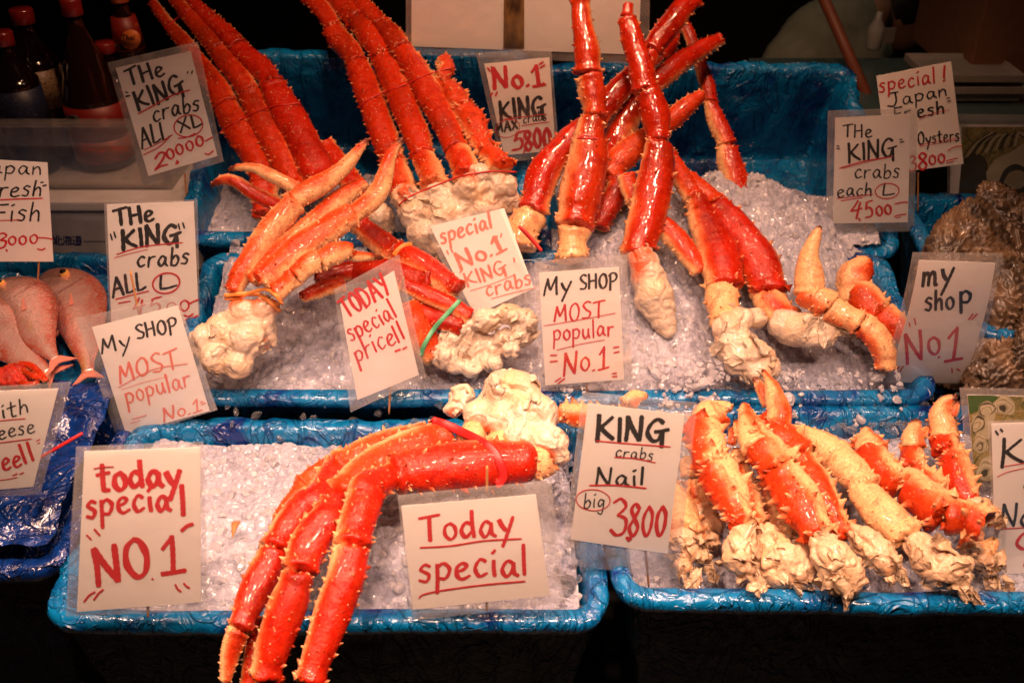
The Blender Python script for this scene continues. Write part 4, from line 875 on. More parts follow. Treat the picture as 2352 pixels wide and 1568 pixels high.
def ribbon(P, wd, V, Fc, lift, surf, chisel=.38):
    """one pen stroke: a flat band following P (2-d card points)"""
    P = np.asarray(P, float)
    L = np.linalg.norm(np.diff(P, axis=0), axis=1).sum()
    n = int(max(6, min(40, L / 2.2)))
    C = crom(np.c_[P, np.zeros(len(P))], n)[:, :2]
    T = np.gradient(C, axis=0); T /= np.linalg.norm(T, axis=1)[:, None] + 1e-9
    N = np.c_[-T[:, 1], T[:, 0]]
    a = np.arctan2(T[:, 1], T[:, 0])
    wv = wd * .54 * (1 - chisel * np.abs(np.cos(a + .5)) + .06 * np.sin(np.arange(n) * .9 + P[0, 0]))
    wv[0] *= .78; wv[-1] *= .68
    C[0] -= T[0] * wd * .22; C[-1] += T[-1] * wd * .22
    b = len(V)
    for i in range(n):
        l = lift + i * 1.2e-6
        for s_ in (-1, 0, 1): V.append(surf(C[i, 0] + N[i, 0] * wv[i] * s_, C[i, 1] + N[i, 1] * wv[i] * s_, l))
    for i in range(n - 1):
        q = b + i * 3; Fc.append((q, q + 1, q + 4, q + 3)); Fc.append((q + 1, q + 2, q + 5, q + 4))
def sign(label, frame, pap, lam, y, lean=8, words=(), lines=(), sticks=(), bulge=.003, yaw=0, pm='paper', fm='film', group='hand written price cards on skewers', cat='price card', name='price_card', face=None, fold=None, paperthick=.0006):
    cx = sum(p[0] for p in pap) / 4; cy = sum(p[1] for p in pap) / 4
    c0 = aty(*fr(frame, cx, cy), y)
    nrm = Vector((math.sin(math.radians(yaw)), -math.cos(math.radians(lean)), math.sin(math.radians(lean)))).normalized()
    ys = [fr(frame, *p)[1] for p in pap]; ytop, ybot = min(ys), max(ys)
    def surf(fx, fy, off=0.0):
        px, py = fr(frame, fx, fy); d = ray(px, py); t = (c0 - CAM).dot(nrm) / d.dot(nrm)
        v = (py - ytop) / (ybot - ytop); u = (fx - cx) / (pap[1][0] - pap[0][0])
        k = bulge * (1 - (2 * v - 1) ** 2) + bulge * .5 * u * u * (1 if (int(cx) % 2) else -1)
        p = CAM + d * t; return tuple(p - d.normalized() * k + nrm * off)
    root = empty(name, c0, label, cat, group)
    def quad(nm, Q, thick, off, mat, n=(13, 17), parent=root, wob=0):
        V = []; G = n[0] * n[1]
        for side in (0, 1):
            for j in range(n[1]):
                v = j / (n[1] - 1)
                for i in range(n[0]):
                    u = i / (n[0] - 1)
                    x = (Q[0][0] * (1 - u) + Q[1][0] * u) * (1 - v) + (Q[3][0] * (1 - u) + Q[2][0] * u) * v
                    yy = (Q[0][1] * (1 - u) + Q[1][1] * u) * (1 - v) + (Q[3][1] * (1 - u) + Q[2][1] * u) * v
                    if fold: x += fold * 4 * v * (1 - v)
                    V.append(surf(x, yy, off - side * thick + wob * math.sin(7 * u + 5 * v + cx)))
        Fc = []
        for j in range(n[1] - 1):
            for i in range(n[0] - 1):
                a = j * n[0] + i; Fc.append((a, a + n[0], a + n[0] + 1, a + 1)); Fc.append((a + G, a + 1 + G, a + n[0] + 1 + G, a + n[0] + G))
        rim = [i for i in range(n[0])] + [j * n[0] + n[0] - 1 for j in range(1, n[1])] + [(n[1] - 1) * n[0] + i for i in range(n[0] - 2, -1, -1)] + [j * n[0] for j in range(n[1] - 2, 0, -1)]
        for k in range(len(rim)):
            a, b = rim[k], rim[(k + 1) % len(rim)]; Fc.append((a, b, b + G, a + G))
        return meshobj(nm, V, Fc, M[mat], parent, smooth=False)
    pp = quad('paper', pap, paperthick, 0, pm)
    if lam:
        quad('laminate_sleeve', lam, .0003, -.0012, fm, wob=.0003); ins = .008
        quad('laminate_front', [(p[0] + (cx - p[0]) * ins, p[1] + (cy - p[1]) * ins) for p in lam], .0003, .0016, 'clearfilm', wob=.0003)
    k = 0
    for wd in words:
        text, x0, y0, x1, y1, h, wt, col = wd[:8]; slant = wd[8] if len(wd) > 8 else .08; wob = wd[9] if len(wd) > 9 else .05
        rg = random.Random(sum(map(ord, text)) + int(x0))
        adv = []; s = 0
        for ch in text: adv.append(s); s += GL[ch][0] + .14
        total = s - .14; L = math.hypot(x1 - x0, y1 - y0); ex = ((x1 - x0) / L, (y1 - y0) / L); ey = (ex[1], -ex[0])
        sx = L / total; V = []; Fc = []
        for ch, a in zip(text, adv):
            dy = rg.uniform(-wob, wob) * h; sc = 1 + rg.uniform(-.05, .05)
            for st in GL[ch][1].split('|'):
                if not st: continue
                pts = []
                for q in st.split():
                    gx, gy = map(float, q.split(',')); gx += rg.uniform(-.012, .012); gy = gy * sc + rg.uniform(-.012, .012)
                    X = (a + gx) * sx; Y = gy * h + dy; X += slant * Y
                    pts.append((x0 + ex[0] * X + ey[0] * Y, y0 + ex[1] * X + ey[1] * Y))
                ribbon(pts, wt * rg.uniform(.9, 1.1), V, Fc, .00025 + .00002 * (k % 12), surf); k += 1
        if V: meshobj('lettering', V, Fc, M[col], pp, smooth=False)
    V = {}; 
    for pts, wt, col in lines:
        a = V.setdefault(col, ([], []))
        ribbon(pts, wt, a[0], a[1], .00055 + .00003 * (k % 9), surf, .1); k += 1
    for col, (v, f) in V.items(): meshobj('pen_marks', v, f, M[col], pp, smooth=False)
    if face: face(surf, pp)
    for sx0, sy0, sx1, sy1 in sticks:
        a, b = Vector(surf(sx0, sy0, -.0035)), Vector(surf(sx1, sy1, -.0035))
        d = b - a; n = 10; an = [2 * math.pi * i / 7 for i in range(7)]; T = d.normalized(); N = T.cross(Vector((0, 1, .2))).normalized(); B = T.cross(N)
        V = []; Fc = []; r = .0014
        for j in range(n):
            t = j / (n - 1)
            for q in an: V.append(tuple(a + d * t + (N * math.cos(q) + B * math.sin(q)) * r * (1 if t < .9 else .6)))
        for j in range(n - 1):
            for q in range(7): Fc.append((j * 7 + q, j * 7 + (q + 1) % 7, (j + 1) * 7 + (q + 1) % 7, (j + 1) * 7 + q))
        Fc.append(tuple(range(6, -1, -1))); Fc.append(tuple((n - 1) * 7 + q for q in range(7)))
        meshobj('skewer', V, Fc, M['wood'], root)
    return root
def ell(cx, cy, rx, ry, rot=0, a0=-.4, turn=6.6):
    r = math.radians(rot); out = []
    for i in range(26):
        t = a0 + turn * i / 25; X, Y = rx * math.cos(t) * (1 + .02 * i / 25), ry * math.sin(t)
        out.append((cx + X * math.cos(r) - Y * math.sin(r), cy + X * math.sin(r) + Y * math.cos(r)))
    return out
B, R, PK = 'black', 'red', 'pale'
sign('tilted laminated card reading THE KING crabs ALL XL 20,000 at the top left', 'I1', [(725, 428), (1195, 322), (1363, 980), (932, 1105)], [(672, 395), (1240, 262), (1402, 1015), (900, 1165)], .70,
     words=[('THe', 812, 545, 1035, 468, 105, 20, B, .0), ('KING', 868, 692, 1172, 575, 118, 22, B, .0), ('crabs', 962, 768, 1255, 690, 105, 15, B, .15), ('ALL', 892, 935, 1068, 862, 118, 17, B, .15), ('XL', 1130, 838, 1272, 780, 82, 17, B), ('2', 975, 1060, 1055, 1030, 92, 20, R, .3), ('oqqo', 1052, 1005, 1285, 912, 105, 17, R, .1)],
     lines=[([(788, 578), (803, 582)], 9, B), ([(790, 606), (815, 600)], 11, B), ([(1180, 447), (1176, 462)], 9, B), ([(1208, 443), (1202, 462)], 9, B), ([(865, 715), (960, 665), (1080, 600), (1190, 565)], 9, R), ([(905, 940), (1000, 895), (1085, 845)], 6, R), ([(900, 972), (1000, 920), (1075, 848)], 7, R),
            (ell(1182, 790, 90, 68, -12), 8, R), ([(1118, 868), (1170, 862), (1225, 835)], 7, R), ([(1290, 885), (1312, 872), (1335, 860)], 10, R), ([(1285, 962), (1310, 968), (1338, 945)], 10, R), ([(1108, 1008), (1118, 1018), (1104, 1028)], 14, R)],
     sticks=[(1155, 1090, 1165, 1230)], bulge=.002)
sign('unlaminated card reading Japan Fresh Fish 3,000 cut off by the left edge', 'I1', [(-190, 992), (297, 1020), (335, 1640), (-190, 1640)], None, .60,
     words=[('J', -150, 1085, -95, 1085, 85, 14, B), ('apan', -60, 1088, 265, 1092, 88, 12, B, .05), ('F', -100, 1232, -50, 1232, 90, 16, B), ('resh', -8, 1232, 262, 1232, 100, 15, B, .15), ('Fish', -40, 1390, 255, 1385, 115, 16, B, .12), ('3', -30, 1555, 40, 1550, 90, 17, R, .2), ('oqq', 50, 1535, 240, 1525, 90, 14, R)],
     lines=[([(255, 1145), (272, 1142)], 9, B), ([(270, 1165), (292, 1160)], 10, B), ([(-60, 1256), (100, 1248), (270, 1243)], 8, R), ([(-60, 1385), (0, 1382), (125, 1378)], 5, R), ([(235, 1490), (290, 1492), (332, 1500)], 8, R), ([(235, 1560), (262, 1566), (285, 1555)], 9, R), ([(40, 1565), (45, 1575)], 12, R)],
     sticks=[(240, 1600, 232, 1760)], bulge=.004)
sign('upright laminated card reading THE KING crabs ALL L standing behind the tilted shop card', 'D', [(245, 470), (445, 463), (457, 742), (256, 746)], [(238, 468), (453, 459), (459, 748), (252, 752)], .52,
     words=[('THe', 266, 521, 355, 507, 38, 10, B, .0), ('KING', 282, 571, 418, 556, 44, 11, B, .0), ('crabs', 314, 614, 434, 606, 40, 6.5, B, .12), ('ALL', 260, 684, 336, 662, 42, 8, B, .12), ('L', 366, 664, 406, 658, 33, 7, B), ('4', 305, 722, 335, 716, 34, 6, R, .2), ('5', 345, 722, 375, 716, 34, 6, R), ('oo', 383, 718, 436, 711, 40, 5, R)],
     lines=[([(254, 537), (258, 551)], 4, B), ([(262, 532), (266, 546)], 4, B), ([(410, 514), (413, 527)], 4, B), ([(420, 511), (424, 524)], 4, B), ([(268, 584), (330, 566), (420, 557)], 3, R), ([(262, 592), (300, 582), (340, 572)], 1.6, R), ([(266, 687), (300, 678), (342, 668)], 3, R), ([(272, 696), (300, 691)], 3, R),
            (ell(382, 650, 31, 23, -12), 4, R), ([(435, 697), (447, 691), (456, 688)], 4, R), ([(422, 723), (434, 726), (444, 720)], 4, R), ([(425, 734), (440, 730), (456, 724)], 4, R)])
sign('tilted glossy laminated card reading My SHOP MOST popular No.1 at the left', 'J1', [(577, 640), (1115, 505), (1315, 1165), (790, 1310)], [(478, 585), (1108, 447), (1362, 1160), (735, 1352)], .348,
     words=[('My', 640, 808, 820, 762, 100, 16, B, .1), ('SHOP', 862, 716, 1118, 662, 90, 16, B, .0), ('MOST', 755, 988, 1130, 885, 115, 17, PK, .05), ('popular', 795, 1120, 1205, 1010, 110, 14, PK, .0), ('No.1', 1030, 1228, 1262, 1160, 80, 14, PK, .15)],
     lines=[([(745, 1015), (960, 905), (1178, 866)], 6, PK), ([(760, 1030), (900, 985), (1060, 945)], 3, PK), ([(830, 1215), (920, 1190)], 5, PK), ([(1255, 1110), (1275, 1104)], 7, PK), ([(1262, 1125), (1292, 1112)], 7, PK), ([(820, 1240), (880, 1222)], 4, PK)],
     sticks=[(812, 294, 868, 580)], bulge=.006)
sign('laminated card reading with cheese free cut off at the lower left', 'J1', [(-260, 1050), (365, 1025), (208, 1640), (-300, 1680)], [(-300, 1030), (443, 985), (250, 1690), (-330, 1720)], .14, yaw=-8,
     words=[('w', -75, 1205, -25, 1205, 85, 12, B), ('ith', 15, 1212, 185, 1170, 95, 13, B, .1), ('ch', -90, 1345, -25, 1340, 90, 12, B), ('eese', -8, 1342, 222, 1298, 85, 12, B), ('fr', -70, 1570, 0, 1560, 120, 16, R), ('ee', 20, 1540, 140, 1512, 120, 19, R), ('ll', 152, 1500, 222, 1466, 115, 19, R, .1)],
     lines=[([(-20, 1228), (60, 1218), (160, 1210)], 6, R), ([(-20, 1365), (80, 1352), (200, 1336)], 6, R), ([(80, 1568), (110, 1556)], 8, R), ([(125, 1560), (150, 1548)], 8, R), ([(230, 1352), (252, 1340)], 6, R), ([(235, 1368), (252, 1360)], 5, R), ([(-30, 1600), (50, 1590), (110, 1578)], 5, R)], fm='film')
sign('large laminated card reading today special NO.1 at the front rim of the front box', 'K1', [(513, 160), (1218, 135), (1222, 1075), (468, 1135)], [(462, 132), (1236, 103), (1268, 1128), (396, 1165)], .008, lean=14,
     words=[('today', 600, 395, 1100, 375, 165, 38, R, -.05, .06), ('specia', 530, 555, 1040, 512, 155, 30, R, .0, .05), ('l', 1098, 545, 1140, 545, 175, 34, R, -.08), ('NO', 600, 965, 930, 910, 225, 42, R, -.05), ('1', 990, 905, 1115, 895, 230, 38, R, .0)],
     lines=[([(572, 262), (630, 252), (692, 250)], 8, R), ([(528, 665), (555, 692)], 12, R), ([(575, 630), (608, 668)], 14, R), ([(1105, 640), (1140, 610), (1175, 598)], 24, R), ([(925, 930), (932, 934)], 12, R), ([(512, 1070), (545, 1030), (580, 1010)], 12, R), ([(572, 1058), (600, 1020), (630, 995)], 12, R), ([(1068, 965), (1080, 990), (1102, 1008)], 12, R), ([(1120, 958), (1135, 975), (1155, 986)], 12, R)],
     sticks=[(892, 1100, 894, 1180)], bulge=.003)
sign('skewed laminated card reading TODAY special price in the middle', 'J2', [(942, 1022), (1248, 830), (1390, 1425), (1040, 1568)], [(905, 940), (1275, 740), (1430, 1440), (1000, 1640)], .355, yaw=-12,
     words=[('TODAY', 985, 1100, 1240, 950, 118, 17, R, -.05), ('special', 1008, 1235, 1272, 1095, 110, 13, R, .0), ('price', 1040, 1355, 1262, 1240, 112, 13, R, .1), ('ll', 1268, 1240, 1320, 1215, 100, 14, R, .0)],
     lines=[([(1255, 1290), (1285, 1278)], 12, R), ([(1298, 1278), (1322, 1264)], 10, R)], sticks=[(1300, 870, 1282, 960), (1225, 1470, 1215, 1655)], bulge=.004)
sign('glossy tilted laminated card reading Special No.1 KING crabs pinned on the pale shoulder', 'D', [(988, 520), (1158, 478), (1226, 662), (1090, 724)], [(976, 520), (1143, 468), (1238, 690), (1076, 736)], .56, lean=20,
     words=[('special', 1014, 558, 1132, 524, 38, 6.5, PK), ('No.1', 1060, 618, 1162, 574, 40, 8.5, PK, -.1), ('KING', 1074, 658, 1168, 624, 32, 6, PK, -.05), ('crabs', 1118, 682, 1222, 652, 34, 5.5, PK)],
     lines=[([(1026, 575), (1030, 584)], 3.5, PK), ([(1035, 570), (1040, 580)], 3.5, PK), ([(1142, 541), (1140, 550)], 3.5, PK), ([(1152, 536), (1150, 545)], 3.5, PK), ([(1180, 592), (1182, 602)], 3.5, PK), ([(1056, 626), (1062, 620)], 3.5, PK), ([(1080, 668), (1130, 652), (1180, 632)], 2, PK), ([(1128, 686), (1180, 672), (1232, 660)], 2, PK)], bulge=.004)
sign('upright laminated card reading My SHOP MOST popular No.1 in the middle', 'J3', [(1028, 300), (1530, 263), (1562, 968), (1068, 1005)], [(1000, 228), (1580, 188), (1618, 990), (1030, 1020)], .372, lean=6,
     words=[('My', 1060, 440, 1225, 425, 108, 17, B, .15), ('SHOP', 1285, 405, 1520, 385, 88, 17, B, .05), ('MOST', 1125, 605, 1440, 575, 105, 15, R, .1), ('popular', 1118, 725, 1500, 692, 105, 14, R, .05), ('No.1', 1185, 935, 1460, 895, 140, 18, R, .15)],
     lines=[([(1060, 630), (1300, 590), (1508, 551)], 5, R), ([(1140, 782), (1290, 745), (1440, 718)], 5, R), ([(1100, 815), (1140, 814)], 10, R), ([(1098, 855), (1145, 850)], 10, R), ([(1495, 768), (1530, 762)], 10, R), ([(1498, 800), (1532, 792)], 10, R), ([(1130, 980), (1165, 957)], 10, R), ([(1148, 992), (1190, 960)], 10, R), ([(1488, 930), (1515, 926)], 9, R), ([(1488, 950), (1518, 946)], 9, R)],
     sticks=[(1330, 985, 1332, 1050)])
sign('laminated card reading No.1 KING crabs MAX 5,800 at the back centre', 'D', [(1112, 147), (1262, 132), (1276, 346), (1158, 357)], [(1093, 122), (1266, 112), (1285, 362), (1150, 374)], .80,
     words=[('No.1', 1136, 206, 1248, 194, 48, 10, R, -.05), ('KING', 1150, 275, 1256, 262, 44, 9, B, .0), ('crabs', 1202, 284, 1256, 276, 22, 3.6, B), ('MAX', 1140, 306, 1190, 296, 22, 5.5, B), ('5', 1178, 345, 1205, 342, 42, 9, R, .15), ('800', 1206, 344, 1268, 338, 46, 9, R, .0)],
     lines=[([(1120, 156), (1126, 164)], 4, R), ([(1128, 153), (1134, 160)], 4, R), ([(1238, 148), (1248, 142)], 4, R), ([(1240, 156), (1252, 149)], 4, R), ([(1242, 192), (1248, 198)], 3.5, R), ([(1248, 190), (1254, 196)], 3.5, R), ([(1131, 213), (1126, 222)], 4, R), ([(1142, 211), (1138, 220)], 4, R), ([(1158, 274), (1205, 268), (1256, 262)], 2, R), ([(1198, 289), (1230, 284), (1262, 280)], 2, R), ([(1206, 343), (1203, 352)], 4, R), (ell(1166, 295, 28, 20, -15), 1.6, R)],
     sticks=[(1224, 350, 1226, 410)])
def blank_face(surf, parent):
    V = []; Fc = []
    for (x, y) in ((1158, -40), (1204, -40), (1204, 110), (1156, 110)): V.append(surf(x, y, .0003))
    for (x, y) in ((1158, -40), (1204, -40), (1204, 110), (1156, 110)): V.append(surf(x, y, .0018))
    Fc = [(4, 5, 6, 7), (0, 1, 5, 4), (1, 2, 6, 5), (2, 3, 7, 6), (3, 0, 4, 7)]
    meshobj('brown_tape', V, Fc, M['tape'], parent, smooth=False)
n_ = NB('old_tape'); v_ = n_.coords((1, 1, .35)); n_.set(Base_Color=n_.mix(n_.ramp(n_.noise(v_, 26, 4, .65), [(.38, 0.0), (.62, 1.0)]), (.30, .17, .06), (.04, .022, .012)), Roughness=.35); M['tape'] = n_.m
sign('large blank laminated board with a brown tape strip hanging at the top centre', 'D', [(945, -60), (1474, -60), (1466, 126), (945, 107)], [(932, -70), (1494, -70), (1490, 150), (932, 124)], .98, lean=0, bulge=0, face=blank_face, cat='board', name='blank_board', group='boards')
bpy.data.objects['blank_board']['group'] = 'hand written price cards on skewers'
sign('wide laminated card reading Today special at the front of the front box', 'K2', [(948, 735), (1583, 680), (1648, 1155), (1003, 1222)], [(930, 685), (1655, 615), (1720, 1190), (1000, 1275)], .012, lean=14,
     words=[('Today', 1045, 905, 1480, 865, 125, 22, R, .0), ('special', 1035, 1085, 1545, 1055, 130, 21, R, .0)],
     lines=[([(1038, 928), (1180, 920), (1340, 896), (1515, 886)], 9, R), ([(1034, 1166), (1050, 1150), (1150, 1128), (1350, 1102), (1532, 1086)], 9, R)], sticks=[(1352, 553, 1352, 690), (1350, 1180, 1350, 1235)], bulge=.002)
sign('laminated card reading KING crabs Nail big 3,800 beside the row of claws', 'K3', [(238, 178), (845, 248), (737, 1118), (130, 1030)], [(205, 108), (925, 175), (800, 1280), (70, 1185)], .085, lean=10,
     words=[('KING', 290, 408, 740, 418, 148, 33, B, .0), ('crabs', 408, 512, 645, 532, 72, 11, B, .05), ('Nail', 290, 680, 590, 690, 108, 21, B, .0), ('big', 208, 832, 340, 838, 95, 11, B, .05), ('3', 385, 990, 480, 995, 215, 24, R, .0), ('800', 488, 990, 725, 1000, 200, 26, R, .05)],
     lines=[([(290, 410), (500, 428), (755, 447)], 9, R), ([(405, 512), (530, 520), (662, 546)], 8, R), ([(248, 688), (420, 688), (603, 706)], 11, R), (ell(270, 780, 106, 66, 4), 6, R), ([(478, 1018), (505, 1020), (488, 1034)], 20, R)],
     sticks=[(600, 1100, 622, 1340)])
sign('curved laminated card reading my shop No.1 in front of the oysters', 'J5', [(1060, 378), (1540, 395), (1335, 1148), (852, 1140)], [(1022, 332), (1590, 338), (1368, 1160), (805, 1148)], .385, lean=-10, fold=22, pm='paper',
     words=[('my', 1078, 540, 1265, 530, 150, 26, B, .15), ('sho', 1100, 695, 1280, 680, 125, 22, B, .05), ('p', 1315, 655, 1395, 650, 130, 24, B, .0), ('No', 985, 1015, 1200, 965, 180, 24, R, .1), ('1', 1225, 998, 1320, 992, 205, 24, R, .15)],
     lines=[([(998, 768), (1004, 792)], 8, R), ([(1030, 740), (1040, 780)], 8, R), ([(1370, 748), (1398, 712)], 9, R), ([(1388, 748), (1425, 712)], 9, R), ([(905, 1085), (935, 1042)], 8, R), ([(932, 1085), (962, 1038)], 8, R), ([(1265, 1052), (1268, 1080)], 8, R), ([(1295, 1054), (1318, 1068)], 8, R), ([(1180, 980), (1188, 984)], 14, R)],
     sticks=[(1078, 1140, 1035, 1285)], bulge=.012)
sign('laminated card reading THE KING crabs each L 4,500 on a skewer at the right', 'I4', [(535, 740), (1008, 715), (990, 1395), (520, 1402)], [(490, 695), (1055, 678), (1030, 1452), (478, 1460)], .71,
     words=[('THe', 585, 862, 765, 858, 78, 13, B, .0), ('KING', 618, 1010, 925, 985, 110, 18, B, .0), ('crabs', 655, 1118, 938, 1115, 92, 11, B, .05), ('each', 545, 1235, 765, 1225, 80, 13, B, .1), ('L', 830, 1222, 905, 1218, 72, 14, B), ('4', 625, 1365, 700, 1360, 100, 18, R, .2), ('5oo', 728, 1365, 890, 1340, 100, 17, R, .0)],
     lines=[([(545, 915), (558, 918)], 8, B), ([(542, 930), (562, 934)], 8, B), ([(938, 875), (955, 873)], 7, B), ([(940, 892), (965, 888)], 8, B), ([(560, 1055), (720, 1010), (898, 980)], 7, R), ([(575, 1058), (760, 1010), (860, 990)], 4, R), ([(545, 1245), (640, 1235), (770, 1218)], 6, R), ([(570, 1260), (640, 1248), (705, 1238)], 6, R), (ell(860, 1198, 74, 48, -4), 7, R), ([(908, 1280), (945, 1270), (988, 1268)], 9, R), ([(905, 1358), (935, 1348), (978, 1342)], 8, R), ([(915, 1368), (945, 1360)], 6, R), ([(682, 1368), (690, 1382)], 12, R)],
     sticks=[(722, 1400, 738, 1575)])
sign('card reading Special Japan Fresh Oysters 3,800 behind the 4,500 card', 'I4', [(793, 478), (1262, 386), (1340, 1028), (870, 1090)], None, .79,
     words=[('special', 812, 580, 1165, 518, 92, 13, R, .1), ('!', 1205, 505, 1235, 500, 85, 15, R, .1), ('J', 862, 672, 935, 660, 82, 12, B), ('apan', 958, 655, 1240, 598, 78, 11, B), ('Fr', 905, 760, 1010, 745, 85, 13, B), ('esh', 1050, 738, 1225, 712, 82, 14, B, .0), ('Oysters', 1055, 905, 1315, 885, 75, 11, B, .0), ('3', 1000, 1068, 1045, 1062, 95, 15, R), ('8', 1055, 1062, 1115, 1056, 105, 15, R), ('oo', 1125, 1040, 1225, 1020, 95, 13, R)],
     lines=[([(1232, 618), (1252, 612)], 6, B), ([(1235, 638), (1258, 630)], 6, B), ([(1058, 745), (1150, 712), (1248, 688)], 4, R), ([(1058, 912), (1180, 885), (1300, 868)], 4, R), ([(1060, 922), (1180, 900), (1290, 880)], 3, R), ([(1240, 945), (1280, 922), (1328, 915)], 7, R), ([(1228, 1010), (1262, 1000), (1302, 990)], 7, R), ([(1232, 1022), (1275, 1010)], 6, R)],
     sticks=[(1060, 1085, 1058, 1340)])
# printed photographs of oysters (flat prints; the shells are built as flat coloured shapes in the print)
def photo_mat():
    n = NB('oyster_print'); v = n.coords()
    a = n.noise(v, 34, 5, .65, 2.5); b = n.noise(v, 120, 4, .7, 1.5)
    c = n.mix(n.ramp(a, [(.35, 0.0), (.5, .5), (.66, 1.0)]), (.07, .10, .015), (.50, .36, .10))
    c = n.mix(n.ramp(b, [(.5, 0.0), (.7, .7)]), c, (.70, .58, .32)); c = n.mix(n.ramp(a, [(.60, 0.0), (.64, .8), (.68, 0.0)]), c, (.10, .05, .02))
    n.set(Base_Color=c, Roughness=.3); return n.m
M['photo'] = photo_mat(); M['pshell'] = simple('print_shell', (.58, .52, .34), .3); M['pmeat'] = simple('print_oyster', (.42, .36, .20), .3); M['pdark'] = simple('print_dark', (.05, .045, .02), .3); M['pred'] = simple('print_red', (.60, .06, .03), .3); M['pcream'] = simple('print_cream', (.70, .62, .42), .3); M['pgreen'] = simple('print_green', (.05, .14, .015), .3)
def patch(nm, surf, pts, mat, parent, off):
    C = crom(np.c_[np.array(pts + [pts[0]], float), np.zeros(len(pts) + 1)], 40)[:-1]
    c = C.mean(0); V = [surf(c[0], c[1], off)] + [surf(x, y, off) for x, y, _ in C]
    meshobj(nm, V, [(0, i + 1, (i + 1) % (len(V) - 1) + 1) for i in range(len(V) - 1)], M[mat], parent, smooth=False)
def rect(nm, surf, q, mat, parent, off):
    V = [surf(*p, off) for p in q]; meshobj(nm, V, [(3, 2, 1, 0)], M[mat], parent, smooth=False)
def shell_print(surf, p, cx, cy, rx, ry, rot, n=7, k0=0):
    for i in range(n):
        s = 1 - i / n * .8; r = math.radians(rot + i * 4)
        pts = []
        for k in range(16):
            a = k * math.pi / 8; e = 1 + .10 * math.sin(a * 3 + i) + .06 * math.sin(a * 5 + cx)
            X, Y = rx * s * math.cos(a) * e, ry * s * math.sin(a) * e + i * ry * .05
            pts.append((cx + X * math.cos(r) - Y * math.sin(r), cy + X * math.sin(r) + Y * math.cos(r)))
        patch('printed_shell_ring', surf, pts, ('pshell', 'pmeat', 'pdark', 'pshell', 'pcream', 'pmeat', 'pcream')[(i + k0) % 7], p, .0006 + .00002 * i)
def face1(surf, p):
    rect('printed_picture', surf, [(1328, 797), (1760, 797), (1760, 1285), (1325, 1285)], 'photo', p, .00035)
    patch('printed_grill', surf, [(1325, 1010), (1400, 960), (1480, 1000), (1500, 1150), (1540, 1285), (1325, 1285)], 'pdark', p, .0004)
    patch('printed_grill', surf, [(1490, 1210), (1530, 1200), (1560, 1285), (1485, 1285)], 'pred', p, .00045)
    for k in range(12): vv, ff = [], []; ribbon([(1330 + 30 * k, 990 - 7 * k), (1400 + 26 * k, 900 - 6 * k), (1500 + 22 * k, 830 + 3 * k)], 7 + k % 3 * 5, vv, ff, .00045 + k * 2e-5, surf, .1); meshobj('printed_rib', vv, ff, M['pshell' if k % 2 else 'pdark'], p, smooth=False)
    patch('printed_shell', surf, [(1480, 1080), (1540, 1000), (1620, 960), (1760, 900), (1790, 1100), (1760, 1260), (1580, 1262), (1500, 1200)], 'pshell', p, .0005)
    patch('printed_oyster', surf, [(1550, 1160), (1600, 1060), (1680, 1030), (1760, 1100), (1740, 1210), (1640, 1215)], 'pdark', p, .00055)
    patch('printed_oyster', surf, [(1590, 1140), (1630, 1080), (1700, 1070), (1740, 1120), (1700, 1180), (1640, 1175)], 'pmeat', p, .0006)
sign('laminated photo print of a grilled oyster behind the brown oyster shells', 'I4', [(1265, 780), (1770, 785), (1770, 1296), (1252, 1296)], [(1240, 716), (1800, 722), (1800, 1312), (1240, 1312)], .83, face=face1, bulge=0, cat='photo card', name='photo_card')
def face2(surf, p):
    rect('printed_picture', surf, [(1370, 125), (1760, 135), (1760, 665), (1418, 672)], 'photo', p, .00035)
    patch('printed_leaves', surf, [(1370, 125), (1550, 130), (1520, 180), (1400, 240), (1382, 238)], 'pgreen', p, .0004)
    patch('printed_shell', surf, [(1395, 250), (1450, 240), (1500, 190), (1545, 230), (1530, 300), (1500, 400), (1440, 350)], 'pshell', p, .0005)
    shell_print(surf, p, 1440, 300, 46, 70, 20); shell_print(surf, p, 1490, 210, 60, 46, -20, 7, 1); shell_print(surf, p, 1600, 190, 70, 60, 10, 7, 3); shell_print(surf, p, 1450, 430, 44, 60, -10, 7, 4); shell_print(surf, p, 1490, 590, 60, 80, 10, 7, 3)
    patch('printed_oyster', surf, [(1460, 560), (1500, 530), (1520, 600), (1510, 670), (1465, 650)], 'pdark', p, .00055)
sign('laminated photo print of open oysters behind the right edge card', 'K4', [(1368, 122), (1790, 132), (1790, 672), (1418, 676)], [(1322, 80), (1800, 88), (1800, 722), (1385, 722)], .22, face=face2, bulge=0, cat='photo card', name='photo_card', lean=12)
sign('laminated KING crabs card cut off by the right edge', 'K4', [(1520, 305), (2120, 280), (2140, 1240), (1548, 1245)], [(1500, 292), (2160, 262), (2170, 1290), (1552, 1300)], .13, lean=12,
     words=[('KI', 1580, 562, 1790, 548, 165, 26, B), ('cr', 1720, 720, 1850, 710, 90, 13, B), ('Na', 1582, 955, 1780, 945, 135, 20, B, .1), ('9', 1660, 1195, 1790, 1190, 200, 26, R)],
     lines=[([(1545, 348), (1562, 372)], 12, B), ([(1575, 335), (1590, 352)], 12, B), ([(1600, 570), (1660, 560), (1725, 550)], 6, R), ([(1555, 635), (1620, 605), (1725, 580)], 5, R), ([(1580, 960), (1650, 957), (1740, 952)], 7, R)])

